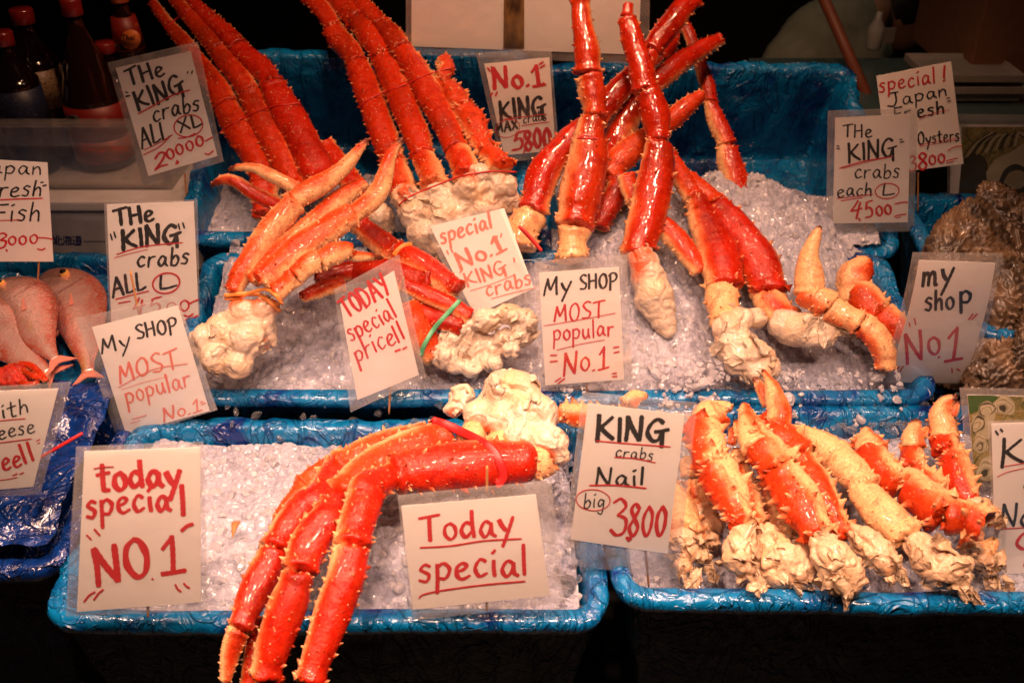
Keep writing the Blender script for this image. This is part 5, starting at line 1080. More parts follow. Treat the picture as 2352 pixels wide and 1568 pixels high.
# ------------------------------------------------------------------ rubber bands (traced on the legs they hold)
def bvh_all(filter_):
    V = []; Pn = []
    for o in bpy.data.objects:
        if o.type == 'MESH' and filter_(o):
            b = len(V); l = abs_loc(o); me = o.data
            V += [tuple(v.co + l) for v in me.vertices]; Pn += [tuple(i + b for i in p.vertices) for p in me.polygons]
    return BVHTree.FromPolygons(V, Pn)
def topname(o):
    while o.parent: o = o.parent
    return o.name
_b = bvh_all(lambda o: topname(o).startswith(('crab_leg', 'crab_claw')))
def on_surface(px, py):
    d = ray(px, py).normalized(); h = _b.ray_cast(CAM, d, 4.0)
    return h[0], h[3]
def band(frame, pts, w_, th, mat, label, n=70, back=.05):
    P = crom(np.array([fr(frame, *p) + (0,) for p in pts]), n)[:, :2]
    D = []
    for x, y in P:
        h, d = on_surface(x, y); D.append(d if h is not None else np.nan)
    D = np.array(D); ok = ~np.isnan(D); D = np.interp(np.arange(n), np.arange(n)[ok], D[ok]) if ok.any() else np.full(n, 1.3)
    # taut: never dips much into gaps
    for _ in range(30): D = np.minimum(D, .5 * (np.r_[D[:1], D[:-1]] + np.r_[D[1:], D[-1:]]) )
    D = np.convolve(np.pad(D, 2, mode='edge'), np.ones(5) / 5, 'valid')
    C = np.array([tuple(CAM + ray(x, y).normalized() * (d - th * 1.2)) for (x, y), d in zip(P, D)])
    d0 = ray(*P[0]).normalized(); d1 = ray(*P[-1]).normalized(); K = 16
    e0 = C[0]; e1 = C[-1]; bk = []
    for t in np.linspace(0, 1, K)[1:-1]:
        bk.append(e1 * (1 - t) + e0 * t + np.array(tuple(d0)) * back * math.sin(math.pi * t) ** .6)
    C = np.vstack([C, bk]); m = len(C)
    T = np.roll(C, -1, 0) - np.roll(C, 1, 0); T /= np.linalg.norm(T, axis=1)[:, None]
    cen = C.mean(0); N = np.array(tuple(CAM)) - C; N[n:] *= -1; N -= (N * T).sum(1)[:, None] * T; N /= np.linalg.norm(N, axis=1)[:, None]; Bn = np.cross(T, N)
    V = []; Fc = []; q = 8
    for i in range(m):
        for k in range(q):
            a = 2 * math.pi * k / q; V.append(C[i] + N[i] * th * math.cos(a) + Bn[i] * w_ * math.sin(a))
    for i in range(m):
        for k in range(q): Fc.append((i * q + k, i * q + (k + 1) % q, ((i + 1) % m) * q + (k + 1) % q, ((i + 1) % m) * q + k))
    o = meshobj('rubber_band', V, Fc, M[mat]); tag(o, label, 'rubber band', 'rubber bands round the crab legs')
band('D', [(378, 68), (403, 45), (432, 24), (460, 10)], .0011, .0009, 'redrub', 'thin red band round the upper tips of the top left fan')
band('D', [(504, 306), (535, 284), (574, 264), (622, 246), (690, 237)], .0011, .0009, 'redrub', 'thin red band round the middle of the top left fan')
band('D', [(828, 244), (845, 230), (878, 214), (935, 193), (985, 170), (1040, 156)], .0011, .0009, 'redrub', 'thin red band round the four legs of the middle fan')
band('D', [(915, 472), (940, 452), (977, 436), (1050, 408), (1124, 394), (1186, 395)], .0013, .0010, 'redrub', 'thin red band round the pale shoulder of the middle fan')
band('D', [(1192, 520), (1206, 532), (1222, 549), (1244, 576)], .0022, .0008, 'redrub', 'red band round the pale base of the glossy leg leaning right')
band('D', [(1326, 318), (1340, 312), (1356, 313), (1374, 320)], .0011, .0009, 'redrub', 'red band round the knee of the upright glossy leg')
band('J2', [(282, 972), (340, 965), (420, 962), (480, 968), (540, 1010), (600, 1062)], .0030, .0010, 'orub', 'orange band round the speckled claw bundle, lower strand')
band('J2', [(285, 992), (360, 985), (450, 950), (520, 938), (570, 968), (612, 1020)], .0022, .0010, 'orub', 'orange band round the speckled claw bundle, upper strand')
band('J3', [(120, 190), (150, 155), (190, 130), (230, 126)], .0042, .0008, 'orub', 'flat orange band round the red bundle behind the special price card')
band('J3', [(285, 822), (310, 750), (370, 650), (450, 560), (532, 472)], .0032, .0008, 'grub', 'flat green band stretched over the red bundle in the middle')
band('K2', [(1090, 330), (1160, 352), (1240, 388), (1320, 428), (1385, 480), (1420, 550), (1428, 600), (1395, 640)], .0052, .0009, 'redrub', 'wide flat red band round the big bundle in the front box')

_p = atz(540, 1212, .012); _v = [(_p.x + .0065 * math.cos(t) * (.6 + .4 * math.sin(t)), _p.y + .014 * math.sin(t), _p.z + .003 * math.cos(2 * t) + h) for h in (0, .0012) for t in [k * math.pi / 8 for k in range(16)]]
_o = meshobj('shell_fragment', _v, [tuple(range(15, -1, -1)), tuple(range(16, 32))] + [(k, (k + 1) % 16, 16 + (k + 1) % 16, 16 + k) for k in range(16)], simple('brown_chip', (.35, .17, .06), .5)); tag(_o, 'small brown chip of shell lying on the ice beside the large NO.1 card', 'shell chip')
# red stick by the cheese card
def rod(name, a, b, r, mat, label=None, cat=None, parent=None, r2=None):
    a = Vector(a); b = Vector(b); T = (b - a).normalized(); N = T.orthogonal().normalized(); Bq = T.cross(N); V = []; Fc = []; r2 = r2 or r
    for t, rr in ((0, r * .6), (.02, r), (.5, (r + r2) / 2), (.98, r2), (1, r2 * .6)):
        for k in range(12): q = 2 * math.pi * k / 12; V.append(tuple(a + (b - a) * t + (N * math.cos(q) + Bq * math.sin(q)) * rr))
    for j in range(4):
        for k in range(12): Fc.append((j * 12 + k, j * 12 + (k + 1) % 12, (j + 1) * 12 + (k + 1) % 12, (j + 1) * 12 + k))
    Fc.append(tuple(range(11, -1, -1))); Fc.append(tuple(48 + k for k in range(12)))
    o = meshobj(name, V, Fc, M[mat], parent)
    if label: tag(o, label, cat)
    return o
rod('red_rod', atz(90, 1052, .03), atz(190, 994, .055), .0022, 'redrub', 'thin red rod lying on the dark blue sheet', 'rod')

# ------------------------------------------------------------------ pink sea breams
def fish_mat():
    n = NB('fish_skin'); v = n.coords()
    at = n.add('ShaderNodeAttribute'); at.attribute_name = 'Col'
    sc = n.voro(v, 210); st = n.noise(v, 60, 3, .6)
    c = n.mix(n.ramp(sc, [(.2, .5), (.6, 0.0)]), at.outputs['Color'], (.80, .62, .55))
    n.set(Base_Color=c, Roughness=n.ramp(st, [(.3, .14), (.7, .30)]), Metallic=.6, Normal=n.bump(sc, .5, .0012, n.bump(st, .5, .004)), Coat_Weight=.8, Coat_Roughness=.08)
    return n.m
M['fish'] = fish_mat(); M['eye'] = simple('fish_eye', (.9, .45, .12), .1); M['pupil'] = simple('fish_pupil', (.01, .01, .01), .05); M['fin'] = simple('fish_fin', (.55, .20, .15), .3)
def bream(label, frame, axis, z, sideflip=1, eye=None, thick=.34):
    """axis: points (x, y, halfheight) from snout to tail base"""
    root = base_empty(frame, axis[3][0], axis[3][1], z, 'z', label, 'crab leg', 'pink sea breams on blue film'); root.name = 'sea_bream'; root['category'] = 'fish'
    W, R = interp_pts(frame, [a + ((z,) if i in (0, len(axis) - 1) else ()) for i, a in enumerate(axis)], 'z')
    S = crom(np.hstack([W, R[:, None]]), 60); C = S[:, :3]; R = np.maximum(S[:, 3], .001)
    T = np.gradient(C, axis=0); T /= np.linalg.norm(T, axis=1)[:, None]
    N = np.array([0, -.35, .94]) - T * (T @ np.array([0, -.35, .94]))[:, None]; N /= np.linalg.norm(N, axis=1)[:, None]; Bq = np.cross(T, N) * sideflip
    K = 36; t = np.linspace(0, 1, 60); V = []; Cc = []
    for i in range(60):
        for k in range(K):
            a = 2 * math.pi * k / K; s, c = math.sin(a), math.cos(a)
            V.append(C[i] + Bq[i] * R[i] * 1.18 * s + N[i] * R[i] * thick * c * (abs(c) ** .3 + .1))
            Cc.append(s)
    V = np.array(V); s = np.array(Cc); tt = np.repeat(t, K)
    m = sstep(-.1, .7, np.abs(s) * .9 - .15 + .35 * fbm(V, 40, 3, 3))[:, None]; lines_ = (.5 + .5 * np.sin(s * 26))[:, None]
    col = np.array([.92, .56, .50]) * (1 - m) + np.array([.72, .12, .06]) * m; col = col * (1 - .22 * lines_) + np.array([.80, .42, .36]) * .22 * lines_
    gl = np.exp(-((tt - .245 - .03 * np.cos(s * 3)) / .010) ** 2)[:, None]; col = col * (1 - .7 * gl) + np.array([.35, .05, .03]) * .7 * gl; yl = (sstep(.25, .6, fbm(V, 24, 8, 2)) * (s > .1))[:, None]; col = col * (1 - .6 * yl) + np.array([.80, .42, .06]) * .6 * yl
    h = sstep(.24, .20, tt)[:, None]; col = col * (1 - .4 * h) + np.array([.85, .34, .24]) * .4 * h
    Fc = [(i * K + k, i * K + (k + 1) % K, (i + 1) * K + (k + 1) % K, (i + 1) * K + k) for i in range(59) for k in range(K)] + [tuple(range(K - 1, -1, -1)), tuple(59 * K + k for k in range(K))]
    meshobj('body', V, Fc, M['fish'], root, col)
    # gill cover line, pectoral fin, tail fin, back fin
    def fin(name, base, dirs, length, spread, nray=9):
        V = []; Fc = []
        for side in (0, .0012):
            for j in range(6):
                for i in range(nray):
                    u = i / (nray - 1) - .5; q = j / 5
                    p = np.array(base) + dirs[0] * length * q * (1 - .5 * (1 - abs(2 * u)) * (name == 'tail_fin')) + dirs[1] * spread * u * (.35 + .65 * q) + dirs[2] * (.0015 * math.sin(i * 3.1) + side)
                    V.append(p)
        G = 6 * nray
        for j in range(5):
            for i in range(nray - 1):
                a = j * nray + i; Fc.append((a, a + 1, a + nray + 1, a + nray)); Fc.append((a + G, a + nray + G, a + nray + 1 + G, a + 1 + G))
        meshobj(name, V, Fc, M['fin'], root)
    fin('tail_fin', C[-1], (T[-1], Bq[-1], N[-1]), .028, .045)
    fin('pectoral_fin', C[20] + N[20] * R[20] * thick * 1.05, (T[20] * .95 + Bq[20] * .25, Bq[20] - T[20] * .25, N[20]), .034, .007)
    fin('back_fin', C[30] + Bq[30] * R[30] * .93, (Bq[30] * .3 + T[30], T[30] * .2 + Bq[30] * .5, N[30]), .03, .01)
    if eye:
        e = Vector(atz(*fr(frame, eye[0], eye[1]), z)); r = eye[2] * FR[frame][2] * depth(e) / F
        # sit on the skin
        bt = BVHTree.FromPolygons([tuple(v) for v in V], [f for f in Fc if len(f) == 4]); d = (e - CAM).normalized(); hit = bt.ray_cast(CAM, d)
        if hit[0] is not None: e = hit[0]
        nn = Vector(tuple(N[5]))
        ev = [tuple(e + Vector(tuple(q)) * r * Vector((1, 1, 1)).length / 1.732 * .9) for q in ICO2[0]]; ee = meshobj('eye', ev, ICO2[1], M['eye'], root)
        ev = [tuple(e + nn * r * .45 + Vector(tuple(q)) * r * .62) for q in ICO2[0]]; meshobj('pupil', ev, ICO2[1], M['pupil'], ee)
bream('pink sea bream lying behind with an orange rimmed eye, next to the ALL L card', 'J1', [(245, 345, 30), (300, 350, 100), (400, 400, 150), (480, 490, 160), (520, 620, 125), (540, 760, 80), (548, 860, 40), (550, 920, 32)], .045, 1, (405, 308, 36))
bream('pink sea bream in front, its tail bent to the right', 'J1', [(-30, 400, 40), (40, 400, 90), (120, 440, 140), (190, 530, 140), (230, 650, 110), (270, 740, 70), (320, 810, 36), (345, 840, 24)], .070, 1, (8, 365, 30))
bream('silvery sea bream cut off by the left edge, lowest of the three', 'J1', [(-260, 480, 40), (-180, 520, 110), (-60, 600, 160), (30, 680, 160), (110, 760, 120), (200, 850, 70), (270, 900, 34), (300, 915, 24)], .058, 1)

# small red hairy crab at the lower left of the fish box
rc = base_empty('J1', 120, 940, .06, 'z', 'small bright red spiny crab under the cheese card at the left edge', 'crab leg', None); rc.name = 'red_crab'; rc['category'] = 'crab'
M['rcrab'] = crab_mat('red_crab_shell', .4, .2, .8)
bo = blob('body', lump_pts('J1', [(20, 950, 80, .055, 1.4, .8, .6), (100, 920, 60, .06), (140, 990, 70, .05), (60, 1000, 80, .045)], 'z'), M['rcrab'], rc, amp=.006, freq=110, colf=lambda P, c: np.tile([.50, .025, .012], (len(P), 1)) * (1 + .3 * vnoise(P, 90, 3))[:, None])
for pts in ([(20, 910, 16), (60, 890, 18), (110, 880, 18)], [(110, 870, 18), (190, 880, 20), (240, 920, 20), (290, 980, 16)], [(120, 985, 20), (180, 1000, 18), (250, 985, 14)], [(130, 900, 16), (220, 950, 20), (285, 955, 18)]):
    leg(rc, 'J1', [[p + (.065,) for p in pts]], mode='z', red=.8, sp_len=1.1, tone=.3)

# ------------------------------------------------------------------ rough oysters on the right
def oyster_mat():
    n = NB('oyster_shell'); v = n.coords()
    at = n.add('ShaderNodeAttribute'); at.attribute_name = 'Col'
    w1 = n.noise(v, 18, 4, .6, 1.5); w2 = n.noise(n.coords((1, .4, 1.6)), 70, 5, .7, 2.5)
    c = n.mix(n.ramp(w2, [(.54, 0.0), (.74, .5)]), at.outputs['Color'], (.14, .07, .03)); c = n.mix(n.ramp(w2, [(.34, .9), (.46, 0.0)]), c, (.012, .006, .003))
    n.set(Base_Color=c, Roughness=n.ramp(w1, [(.3, .35), (.7, .6)]), Normal=n.bump(w2, .5, .0025, n.bump(n.noise(v, 140, 3, .6), .4, .001)), Coat_Weight=.5, Coat_Roughness=.15); return n.m
M['oyster'] = oyster_mat()
def oyster(label, px, py, rx, ry, z, rot, seed, thick=.45):
    c = np.array(tuple(atz(px, py, z))); s = depth(Vector(c)) / F
    V = []; U = ico(6)[0]; r = math.radians(rot)
    ex = np.array([math.cos(r), -.0, 0]) * 1.0 + np.array([0, -math.sin(r) * .75, -math.sin(r) * .65]); ey = np.array([math.sin(r), math.cos(r) * .75, math.cos(r) * .65]); ez = np.cross(ex, ey); ez /= np.linalg.norm(ez)
    if ez @ np.array([0, -1, 1]) < 0: ez = -ez
    P = U * np.array([rx * s, ry * s, thick * rx * s * 1.1])
    # outline of an oyster: narrow hinge, fluted ragged lip
    k = 1 - .32 * sstep(-1, 1, U[:, 1]); P[:, 0] *= k
    ang = np.arctan2(U[:, 0], U[:, 1] + .9); S3 = np.stack([np.sin(ang * 2), np.cos(ang * 2), U[:, 2] * .6], 1)
    el = np.sqrt((U[:, 0]) ** 2 + (U[:, 1] + .7) ** 2 + .25 * U[:, 2] ** 2)
    ph = el * 7.0 + 2.6 * fbm(U, 1.8, seed, 4) + .18 * fbm(S3, 2.0, seed + 3, 2)
    fr_ = ph % 1; ix = np.floor(ph); lay = fr_ ** 3
    frill = fbm(np.c_[S3[:, :2] * 3, ix * 3.7], 1.6, seed + 4, 3)
    d = .0075 * lay * (1 + .35 * frill) + .024 * fbm(P, 11, seed, 3) + .0022 * (1 - np.abs(fbm(P, 45, seed + 8, 3)) * 2.2)
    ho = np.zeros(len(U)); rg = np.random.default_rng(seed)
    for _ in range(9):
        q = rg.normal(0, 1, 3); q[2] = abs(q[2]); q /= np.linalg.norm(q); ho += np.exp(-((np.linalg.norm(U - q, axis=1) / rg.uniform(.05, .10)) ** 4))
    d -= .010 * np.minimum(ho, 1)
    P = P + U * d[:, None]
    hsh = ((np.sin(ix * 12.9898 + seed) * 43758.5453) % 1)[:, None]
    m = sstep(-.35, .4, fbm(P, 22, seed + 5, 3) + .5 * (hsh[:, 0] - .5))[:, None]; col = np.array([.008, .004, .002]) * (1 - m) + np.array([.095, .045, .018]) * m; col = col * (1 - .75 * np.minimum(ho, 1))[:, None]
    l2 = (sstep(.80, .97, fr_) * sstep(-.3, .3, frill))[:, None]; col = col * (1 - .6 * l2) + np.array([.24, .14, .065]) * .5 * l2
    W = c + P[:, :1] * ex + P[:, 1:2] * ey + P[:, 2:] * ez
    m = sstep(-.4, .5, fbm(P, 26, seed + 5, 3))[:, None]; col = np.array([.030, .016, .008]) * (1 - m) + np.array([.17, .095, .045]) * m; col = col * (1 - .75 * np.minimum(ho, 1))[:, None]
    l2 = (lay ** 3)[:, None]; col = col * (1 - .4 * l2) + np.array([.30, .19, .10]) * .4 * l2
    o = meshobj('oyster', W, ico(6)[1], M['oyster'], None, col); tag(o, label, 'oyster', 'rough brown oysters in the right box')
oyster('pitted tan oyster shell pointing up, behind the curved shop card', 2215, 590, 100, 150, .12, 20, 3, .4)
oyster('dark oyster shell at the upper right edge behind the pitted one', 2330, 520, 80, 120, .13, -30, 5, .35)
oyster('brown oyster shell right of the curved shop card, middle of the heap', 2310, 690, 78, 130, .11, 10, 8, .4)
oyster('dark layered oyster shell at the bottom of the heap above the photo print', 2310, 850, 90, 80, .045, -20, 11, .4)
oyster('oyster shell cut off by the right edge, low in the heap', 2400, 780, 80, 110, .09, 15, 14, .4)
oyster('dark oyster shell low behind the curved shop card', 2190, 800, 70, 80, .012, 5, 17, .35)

# ------------------------------------------------------------------ back left: foam box, clear bin, sauce bottles
def box_mesh(name, x0, x1, y0, y1, z0, z1, mat, parent=None, bev=.004, hollow=None):
    bm = bmesh.new(); bmesh.ops.create_cube(bm, size=1)
    for v in bm.verts: v.co = Vector(((x0 + x1) / 2 + v.co.x * (x1 - x0), (y0 + y1) / 2 + v.co.y * (y1 - y0), (z0 + z1) / 2 + v.co.z * (z1 - z0)))
    if hollow:
        top = [f for f in bm.faces if f.normal.z > .5]
        r = bmesh.ops.inset_region(bm, faces=top, thickness=hollow[0]); bmesh.ops.translate(bm, verts=list({v for f in top for v in f.verts}), vec=(0, 0, -hollow[1]))
    bmesh.ops.bevel(bm, geom=bm.edges[:], offset=bev, segments=3, affect='EDGES', profile=.6)
    me = bpy.data.meshes.new(name); bm.to_mesh(me); bm.free(); me.materials.append(M[mat] if isinstance(mat, str) else mat)
    o = bpy.data.objects.new(name, me); COL.objects.link(o)
    if parent: o.parent = parent; o.location = -abs_loc(parent)
    return o
fb = empty('foam_box', (-.86, .81, .0), 'white foam box with blue Japanese lettering behind the sea breams', 'foam box')
bx = box_mesh('box_body', -1.25, -.535, .812, 1.15, -.03, .085, 'foam', fb, .008); 
box_mesh('box_lid', -1.25, -.528, .802, 1.16, .088, .108, 'foam', fb, .006)
# blue characters and dots
KJ = {'kita': ["0,.62 .35,.68", "-.02,.1 .15,.22 .38,.32", "-.02,.95 .38,.0", ".38,1 .37,.0", ".62,1 .62,.1 .75,.0 1,.05 .98,.25", ".98,.72 .8,.6 .62,.55"],
      'umi': [".05,.9 .18,.8", "0,.6 .15,.5", ".0,.0 .1,.15 .2,.35", ".45,1 .3,.72", ".35,.84 1,.84", ".42,.7 .4,.1 .95,.12", ".95,.0 .92,.4 .9,.7 .42,.7", ".25,.4 1,.42", ".65,.66 .7,.52", ".64,.34 .7,.2"],
      'michi': [".05,.9 .2,.78", "0,.5 .2,.5 .12,.2 .0,.05", ".1,.12 .4,.02 1,.02", ".5,1 .58,.88", ".88,1 .8,.88", ".35,.84 1,.84", ".68,.84 .62,.7", ".48,.7 .48,.18 .92,.18 .92,.7 .48,.7", ".48,.52 .92,.52", ".48,.36 .92,.36"]}
V = []; Fc = []
def fsurf(x, y, off):
    p = aty(*fr('I1', x, y), .812); return (p.x, .812 - off - .0004, p.z)
for ch, x0 in (('kita', 335), ('umi', 395), ('michi', 455)):
    for st in KJ[ch]:
        pts = [tuple(map(float, q.split(','))) for q in st.split()]
        ribbon([(x0 + a * 54, 1535 - b * 58) for a, b in pts], 8, V, Fc, .0001 + .00003 * len(V) / 90, fsurf, .1)
for i in range(9): ribbon([(528 + i * 15.5, 1514), (534 + i * 15.5, 1514)], 8, V, Fc, .0002, fsurf, 0)
M['blueink'] = ink('blue_print', (.02, .035, .13)); meshobj('lettering', V, Fc, M['blueink'], bx, smooth=False)
# clear bin (four thin walls and a rolled rim)
M['bin'] = film_mat('clear_plastic', .10, .15, (.8, .75, .7), .15)
bn = empty('clear_bin', (-.9, .85, .11), 'clear plastic bin holding the sauce bottles at the top left', 'plastic bin')
box_mesh('bin_wall', -1.35, -.575, .845, .849, .112, .222, 'bin', bn, .001)
box_mesh('bin_wall', -.579, -.575, .851, 1.16, .112, .222, 'bin', bn, .001)
box_mesh('bin_wall', -1.35, -.575, 1.162, 1.166, .112, .222, 'bin', bn, .001)
box_mesh('bin_rim', -1.35, -.568, .836, .858, .223, .230, 'bin', bn, .002)
box_mesh('bin_rim', -1.35, -.568, .838, .842, .190, .2225, 'bin', bn, .001)
box_mesh('bin_floor', -1.35, -.575, .850, 1.16, .109, .1115, 'bin', bn, .0008)
def lathe(name, c, prof, mat, parent=None, n=36):
    V = []; Fc = []
    for r, z in prof:
        for k in range(n): a = 2 * math.pi * k / n; V.append((c[0] + r * math.cos(a), c[1] + r * math.sin(a), c[2] + z))
    for j in range(len(prof) - 1):
        for k in range(n): Fc.append((j * n + k, j * n + (k + 1) % n, (j + 1) * n + (k + 1) % n, (j + 1) * n + k))
    Fc.append(tuple(range(n - 1, -1, -1))); Fc.append(tuple((len(prof) - 1) * n + k for k in range(n)))
    return meshobj(name, V, Fc, mat if not isinstance(mat, str) else M[mat], parent)
def bmat(name, col, rough=.12, **k):
    n = NB(name); n.set(Base_Color=col, Roughness=rough, Coat_Weight=.5, **k); return n.m
M['sauce'] = bmat('dark_sauce_glass', (.008, .003, .002)); M['amber'] = bmat('amber_sauce_glass', (.014, .004, .0015)); M['capred'] = bmat('red_cap', (.22, .010, .006), .35); M['capor'] = bmat('orange_cap', (.45, .10, .02), .35)
def label_mat(name, base, ink_, sc=160, thr=.52):
    n = NB(name); v = n.coords((1, 1, 2.2)); f = n.noise(v, sc, 4, .7)
    n.set(Base_Color=n.mix(n.ramp(f, [(thr, 0.0), (thr + .04, .8)]), base, ink_), Roughness=.45); return n.m
M['lcream'] = label_mat('cream_label', (.34, .23, .12), (.08, .03, .015)); M['lred'] = label_mat('red_label', (.20, .010, .006), (.5, .12, .04), 60, .6); M['lnavy'] = label_mat('navy_label', (.012, .018, .05), (.16, .17, .16), 200, .6); M['lorange'] = label_mat('orange_label', (.20, .05, .01), (.4, .04, .01), 40, .5)
def bottle(label, px, base_y, y, H, R_, neck, mats, caps, lab=None, lab2=None, shape='round'):
    x = aty(px, 150, y).x; z = .112; c = (x, y, z)
    r = empty('sauce_bottle', c, label, 'bottle', 'sauce bottles in the clear bin')
    if shape == 'cone': pr = [(R_ * .9, 0), (R_, .006), (R_, H * .38), (R_ * .93, H * .46), (R_ * .62, H * .66), (neck, H * .84), (neck, H * .90)]
    else: pr = [(R_ * .9, 0), (R_, .006), (R_, H * .60), (R_ * .9, H * .68), (neck * 1.25, H * .82), (neck, H * .88), (neck, H * .91)]
    PP = crom(np.array([(a, b, 0) for a, b in pr]), 30); lathe('glass', c, [(p[0], p[1]) for p in PP], mats, r)
    lathe('cap', c, [(neck * 1.25, H * .905), (neck * 1.3, H * .91), (neck * 1.3, H * .99), (neck * 1.15, H)], caps, r)
    for L in (lab, lab2):
        if L: lathe('label', c, [(R_ * L[3] + .0008, H * L[0]), (R_ * L[4] + .0008, H * L[1])], L[2], r)
    return r, c
bottle('dark bottle with a navy label at the far left', 22, 0, .93, .24, .040, .014, 'sauce', 'capred', (.30, .62, 'lnavy', 1, 1))
bottle('soy sauce bottle with a red cap and cream label', 80, 0, 1.00, .258, .040, .015, 'sauce', 'capred', (.36, .62, 'lcream', 1, 1))
rb, c_ = bottle('tall cone necked fish sauce bottle with a red label', 195, 0, .96, .285, .050, .013, 'amber', 'capred', (.20, .40, 'lred', 1, 1), (.05, .19, 'lorange', 1, 1), 'cone')
rt, ct = bottle('chilli sauce bottle with a red Thai label and an orange cap', 306, 0, 1.06, .28, .028, .012, 'amber', 'capor', (.62, .82, 'lred', .98, .72), (.30, .5, 'lred', 1, 1))
bottle('short bottle with a red cap between the two taller ones', 250, 0, 1.04, .19, .028, .014, 'sauce', 'capred', (.3, .6, 'lred', 1, 1))
# writing on the labels
M['cream_ink'] = ink('cream_print', (.45, .36, .22)); M['orange_print'] = ink('orange_print', (.55, .14, .02))
def labtext(parent, yy, words, discs=()):
    V = []; Fc = []
    def s(x, y, off): 
        p = aty(*fr('I1', x, y), yy); return (p.x, yy - off, p.z)
    for cx, cy, rx, ry, mt in discs:
        P = [s(cx, cy, .0)] + [s(cx + rx * math.cos(a * .2618), cy + ry * math.sin(a * .2618), .0) for a in range(24)]
        P2 = P + [(p[0], p[1] + .001, p[2]) for p in P]
        meshobj('label_emblem', P2, [(0, i + 1, (i + 1) % 24 + 1) for i in range(24)] + [(i + 1, i + 26, (i + 1) % 24 + 26, (i + 1) % 24 + 1) for i in range(24)], M[mt], parent)
    k = 0
    for text, x0, y0, x1, y1, h, wt, col in words:
        V = []; Fc = []; s_ = sum(GL[c][0] + .14 for c in text) - .14; sx = (x1 - x0) / s_; a = 0
        for ch in text:
            for st in GL[ch][1].split('|'):
                if st: ribbon([(x0 + (a + float(q.split(',')[0])) * sx, y0 - float(q.split(',')[1]) * h) for q in st.split()], wt, V, Fc, .0006 + .00002 * k, s, .1); k += 1
            a += GL[ch][0] + .14
        meshobj('label_lettering', V, Fc, M[col], parent, smooth=False)
labtext(rt, 1.06 - .031, [('Thai', 765, 252, 845, 250, 34, 6, 'black'), ('cuisine', 765, 285, 845, 283, 18, 3, 'black')], [(820, 250, 62, 62, 'orange_print')])
labtext(rb, .96 - .053, [('aa', 530, 770, 590, 770, 24, 4, 'black')], [(450, 752, 48, 30, 'black'), (450, 752, 30, 18, 'cream_ink')])

# ------------------------------------------------------------------ dark background: worker, trays, cardboard box
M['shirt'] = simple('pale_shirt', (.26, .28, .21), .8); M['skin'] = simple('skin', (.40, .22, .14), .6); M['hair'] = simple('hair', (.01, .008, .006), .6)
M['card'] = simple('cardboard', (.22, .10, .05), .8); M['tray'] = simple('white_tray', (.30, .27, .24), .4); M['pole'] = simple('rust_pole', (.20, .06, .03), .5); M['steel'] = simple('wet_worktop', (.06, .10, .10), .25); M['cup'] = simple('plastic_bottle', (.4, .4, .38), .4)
pe = empty('person', (.72, 1.9, -.4), 'person in a pale green grey shirt bent over behind the stall, seen from the back', 'person')
def PT(px, py, y, r): p = aty(px, py, y); return (tuple(p), r * depth(p) / F)
body = [PT(1900, 20, 1.95, 50), PT(2020, 20, 2.0, 60), PT(2110, 20, 2.0, 58)]
hd = [PT(2055, 30, 2.05, 66), PT(2070, 60, 2.05, 58), PT(2075, 85, 2.02, 30)]
arm_ = [PT(2000 + 14 * i, 150 + 18 * i, 1.9 - .03 * i, 26 - i * .8) for i in range(9)]
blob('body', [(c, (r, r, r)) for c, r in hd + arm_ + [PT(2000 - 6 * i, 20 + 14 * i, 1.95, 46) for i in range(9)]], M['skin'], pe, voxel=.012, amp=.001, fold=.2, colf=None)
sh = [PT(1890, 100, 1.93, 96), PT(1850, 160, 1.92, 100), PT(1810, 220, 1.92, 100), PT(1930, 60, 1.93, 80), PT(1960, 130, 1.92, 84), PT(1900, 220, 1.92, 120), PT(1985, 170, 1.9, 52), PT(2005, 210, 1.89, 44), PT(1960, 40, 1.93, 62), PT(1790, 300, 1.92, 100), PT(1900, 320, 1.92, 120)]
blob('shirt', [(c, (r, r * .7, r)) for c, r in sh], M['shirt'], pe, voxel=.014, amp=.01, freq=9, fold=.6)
blob('hair', [PT(2060, 10, 2.05, 70), PT(2075, 40, 2.07, 60)][0:2], M['hair'], pe, voxel=.012, amp=.003, freq=30)
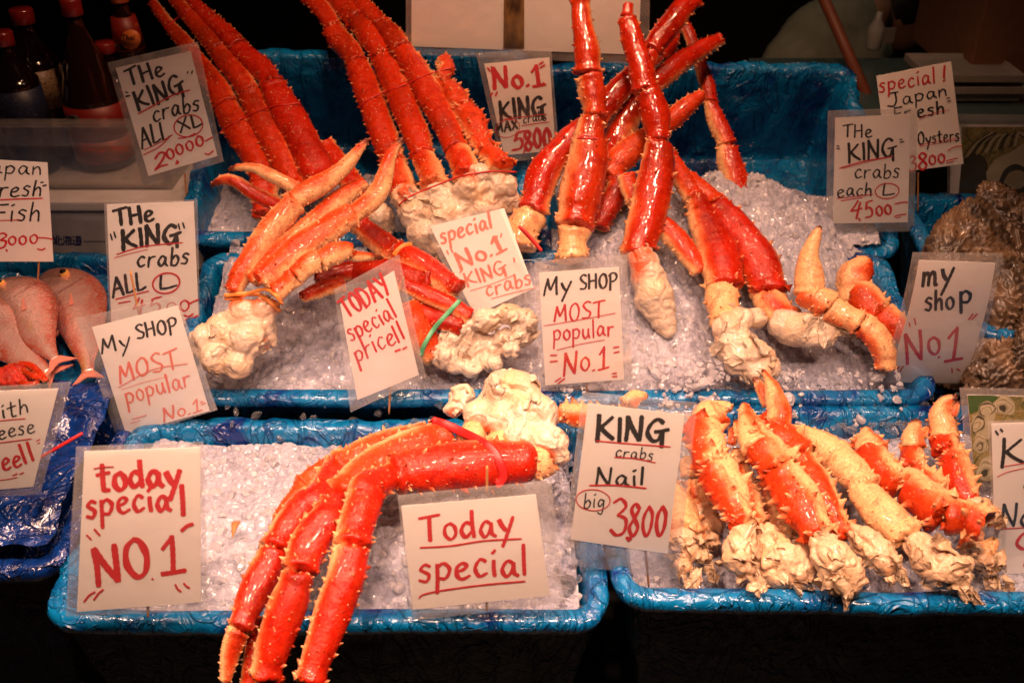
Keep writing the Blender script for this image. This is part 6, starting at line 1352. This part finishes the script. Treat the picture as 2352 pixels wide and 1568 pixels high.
rod('pole', aty(1880, -30, 1.5), aty(2000, 240, 1.35), .012, 'pole', 'reddish brown pole slanting in the dark behind the right box', 'pole')
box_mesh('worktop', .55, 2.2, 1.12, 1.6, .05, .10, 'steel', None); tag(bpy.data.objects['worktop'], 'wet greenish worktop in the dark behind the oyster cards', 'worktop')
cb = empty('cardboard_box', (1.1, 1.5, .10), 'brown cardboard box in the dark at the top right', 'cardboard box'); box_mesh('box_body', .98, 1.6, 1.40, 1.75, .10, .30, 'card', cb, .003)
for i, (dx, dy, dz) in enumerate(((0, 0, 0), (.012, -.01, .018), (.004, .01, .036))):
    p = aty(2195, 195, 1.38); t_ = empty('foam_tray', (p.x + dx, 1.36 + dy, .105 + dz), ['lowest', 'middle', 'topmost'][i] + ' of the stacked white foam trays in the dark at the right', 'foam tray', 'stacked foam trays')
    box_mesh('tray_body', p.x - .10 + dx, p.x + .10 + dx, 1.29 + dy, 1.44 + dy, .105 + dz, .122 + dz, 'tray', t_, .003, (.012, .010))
p = aty(1995, 160, 1.6); cu = lathe('small_bottle', (p.x, 1.6, .12), [(.014, 0), (.018, .005), (.018, .05), (.008, .07), (.006, .085)], 'cup'); tag(cu, 'small pale squeeze bottle in the dark beside the person', 'bottle')
ap = tag(box_mesh('hanging_tag', aty(2040, 80, 1.8).x - .018, aty(2040, 80, 1.8).x + .018, 1.80, 1.804, aty(2040, 100, 1.8).z, aty(2040, 65, 1.8).z, 'tray', None, .001), 'small pale tag hanging in the dark near the person', 'tag')

# setting
def plane(name, pts, mat):
    o = meshobj(name, pts, [(0, 1, 2, 3)], M[mat], None, smooth=False); o['kind'] = 'structure'
M['gfloor'] = simple('dark_floor', (.02, .018, .016), .6)
plane('floor', [(-4, -3, -.75), (4, -3, -.75), (4, 4, -.75), (-4, 4, -.75)], 'gfloor')
plane('back_wall', [(-4, 3.2, -.75), (4, 3.2, -.75), (4, 3.2, 2.6), (-4, 3.2, 2.6)], 'dark')
st = tag(box_mesh('display_table', -1.3, 1.4, .06, 1.6, -.74, -.43, 'dark', None), 'dark stand carrying the ice boxes', 'table')
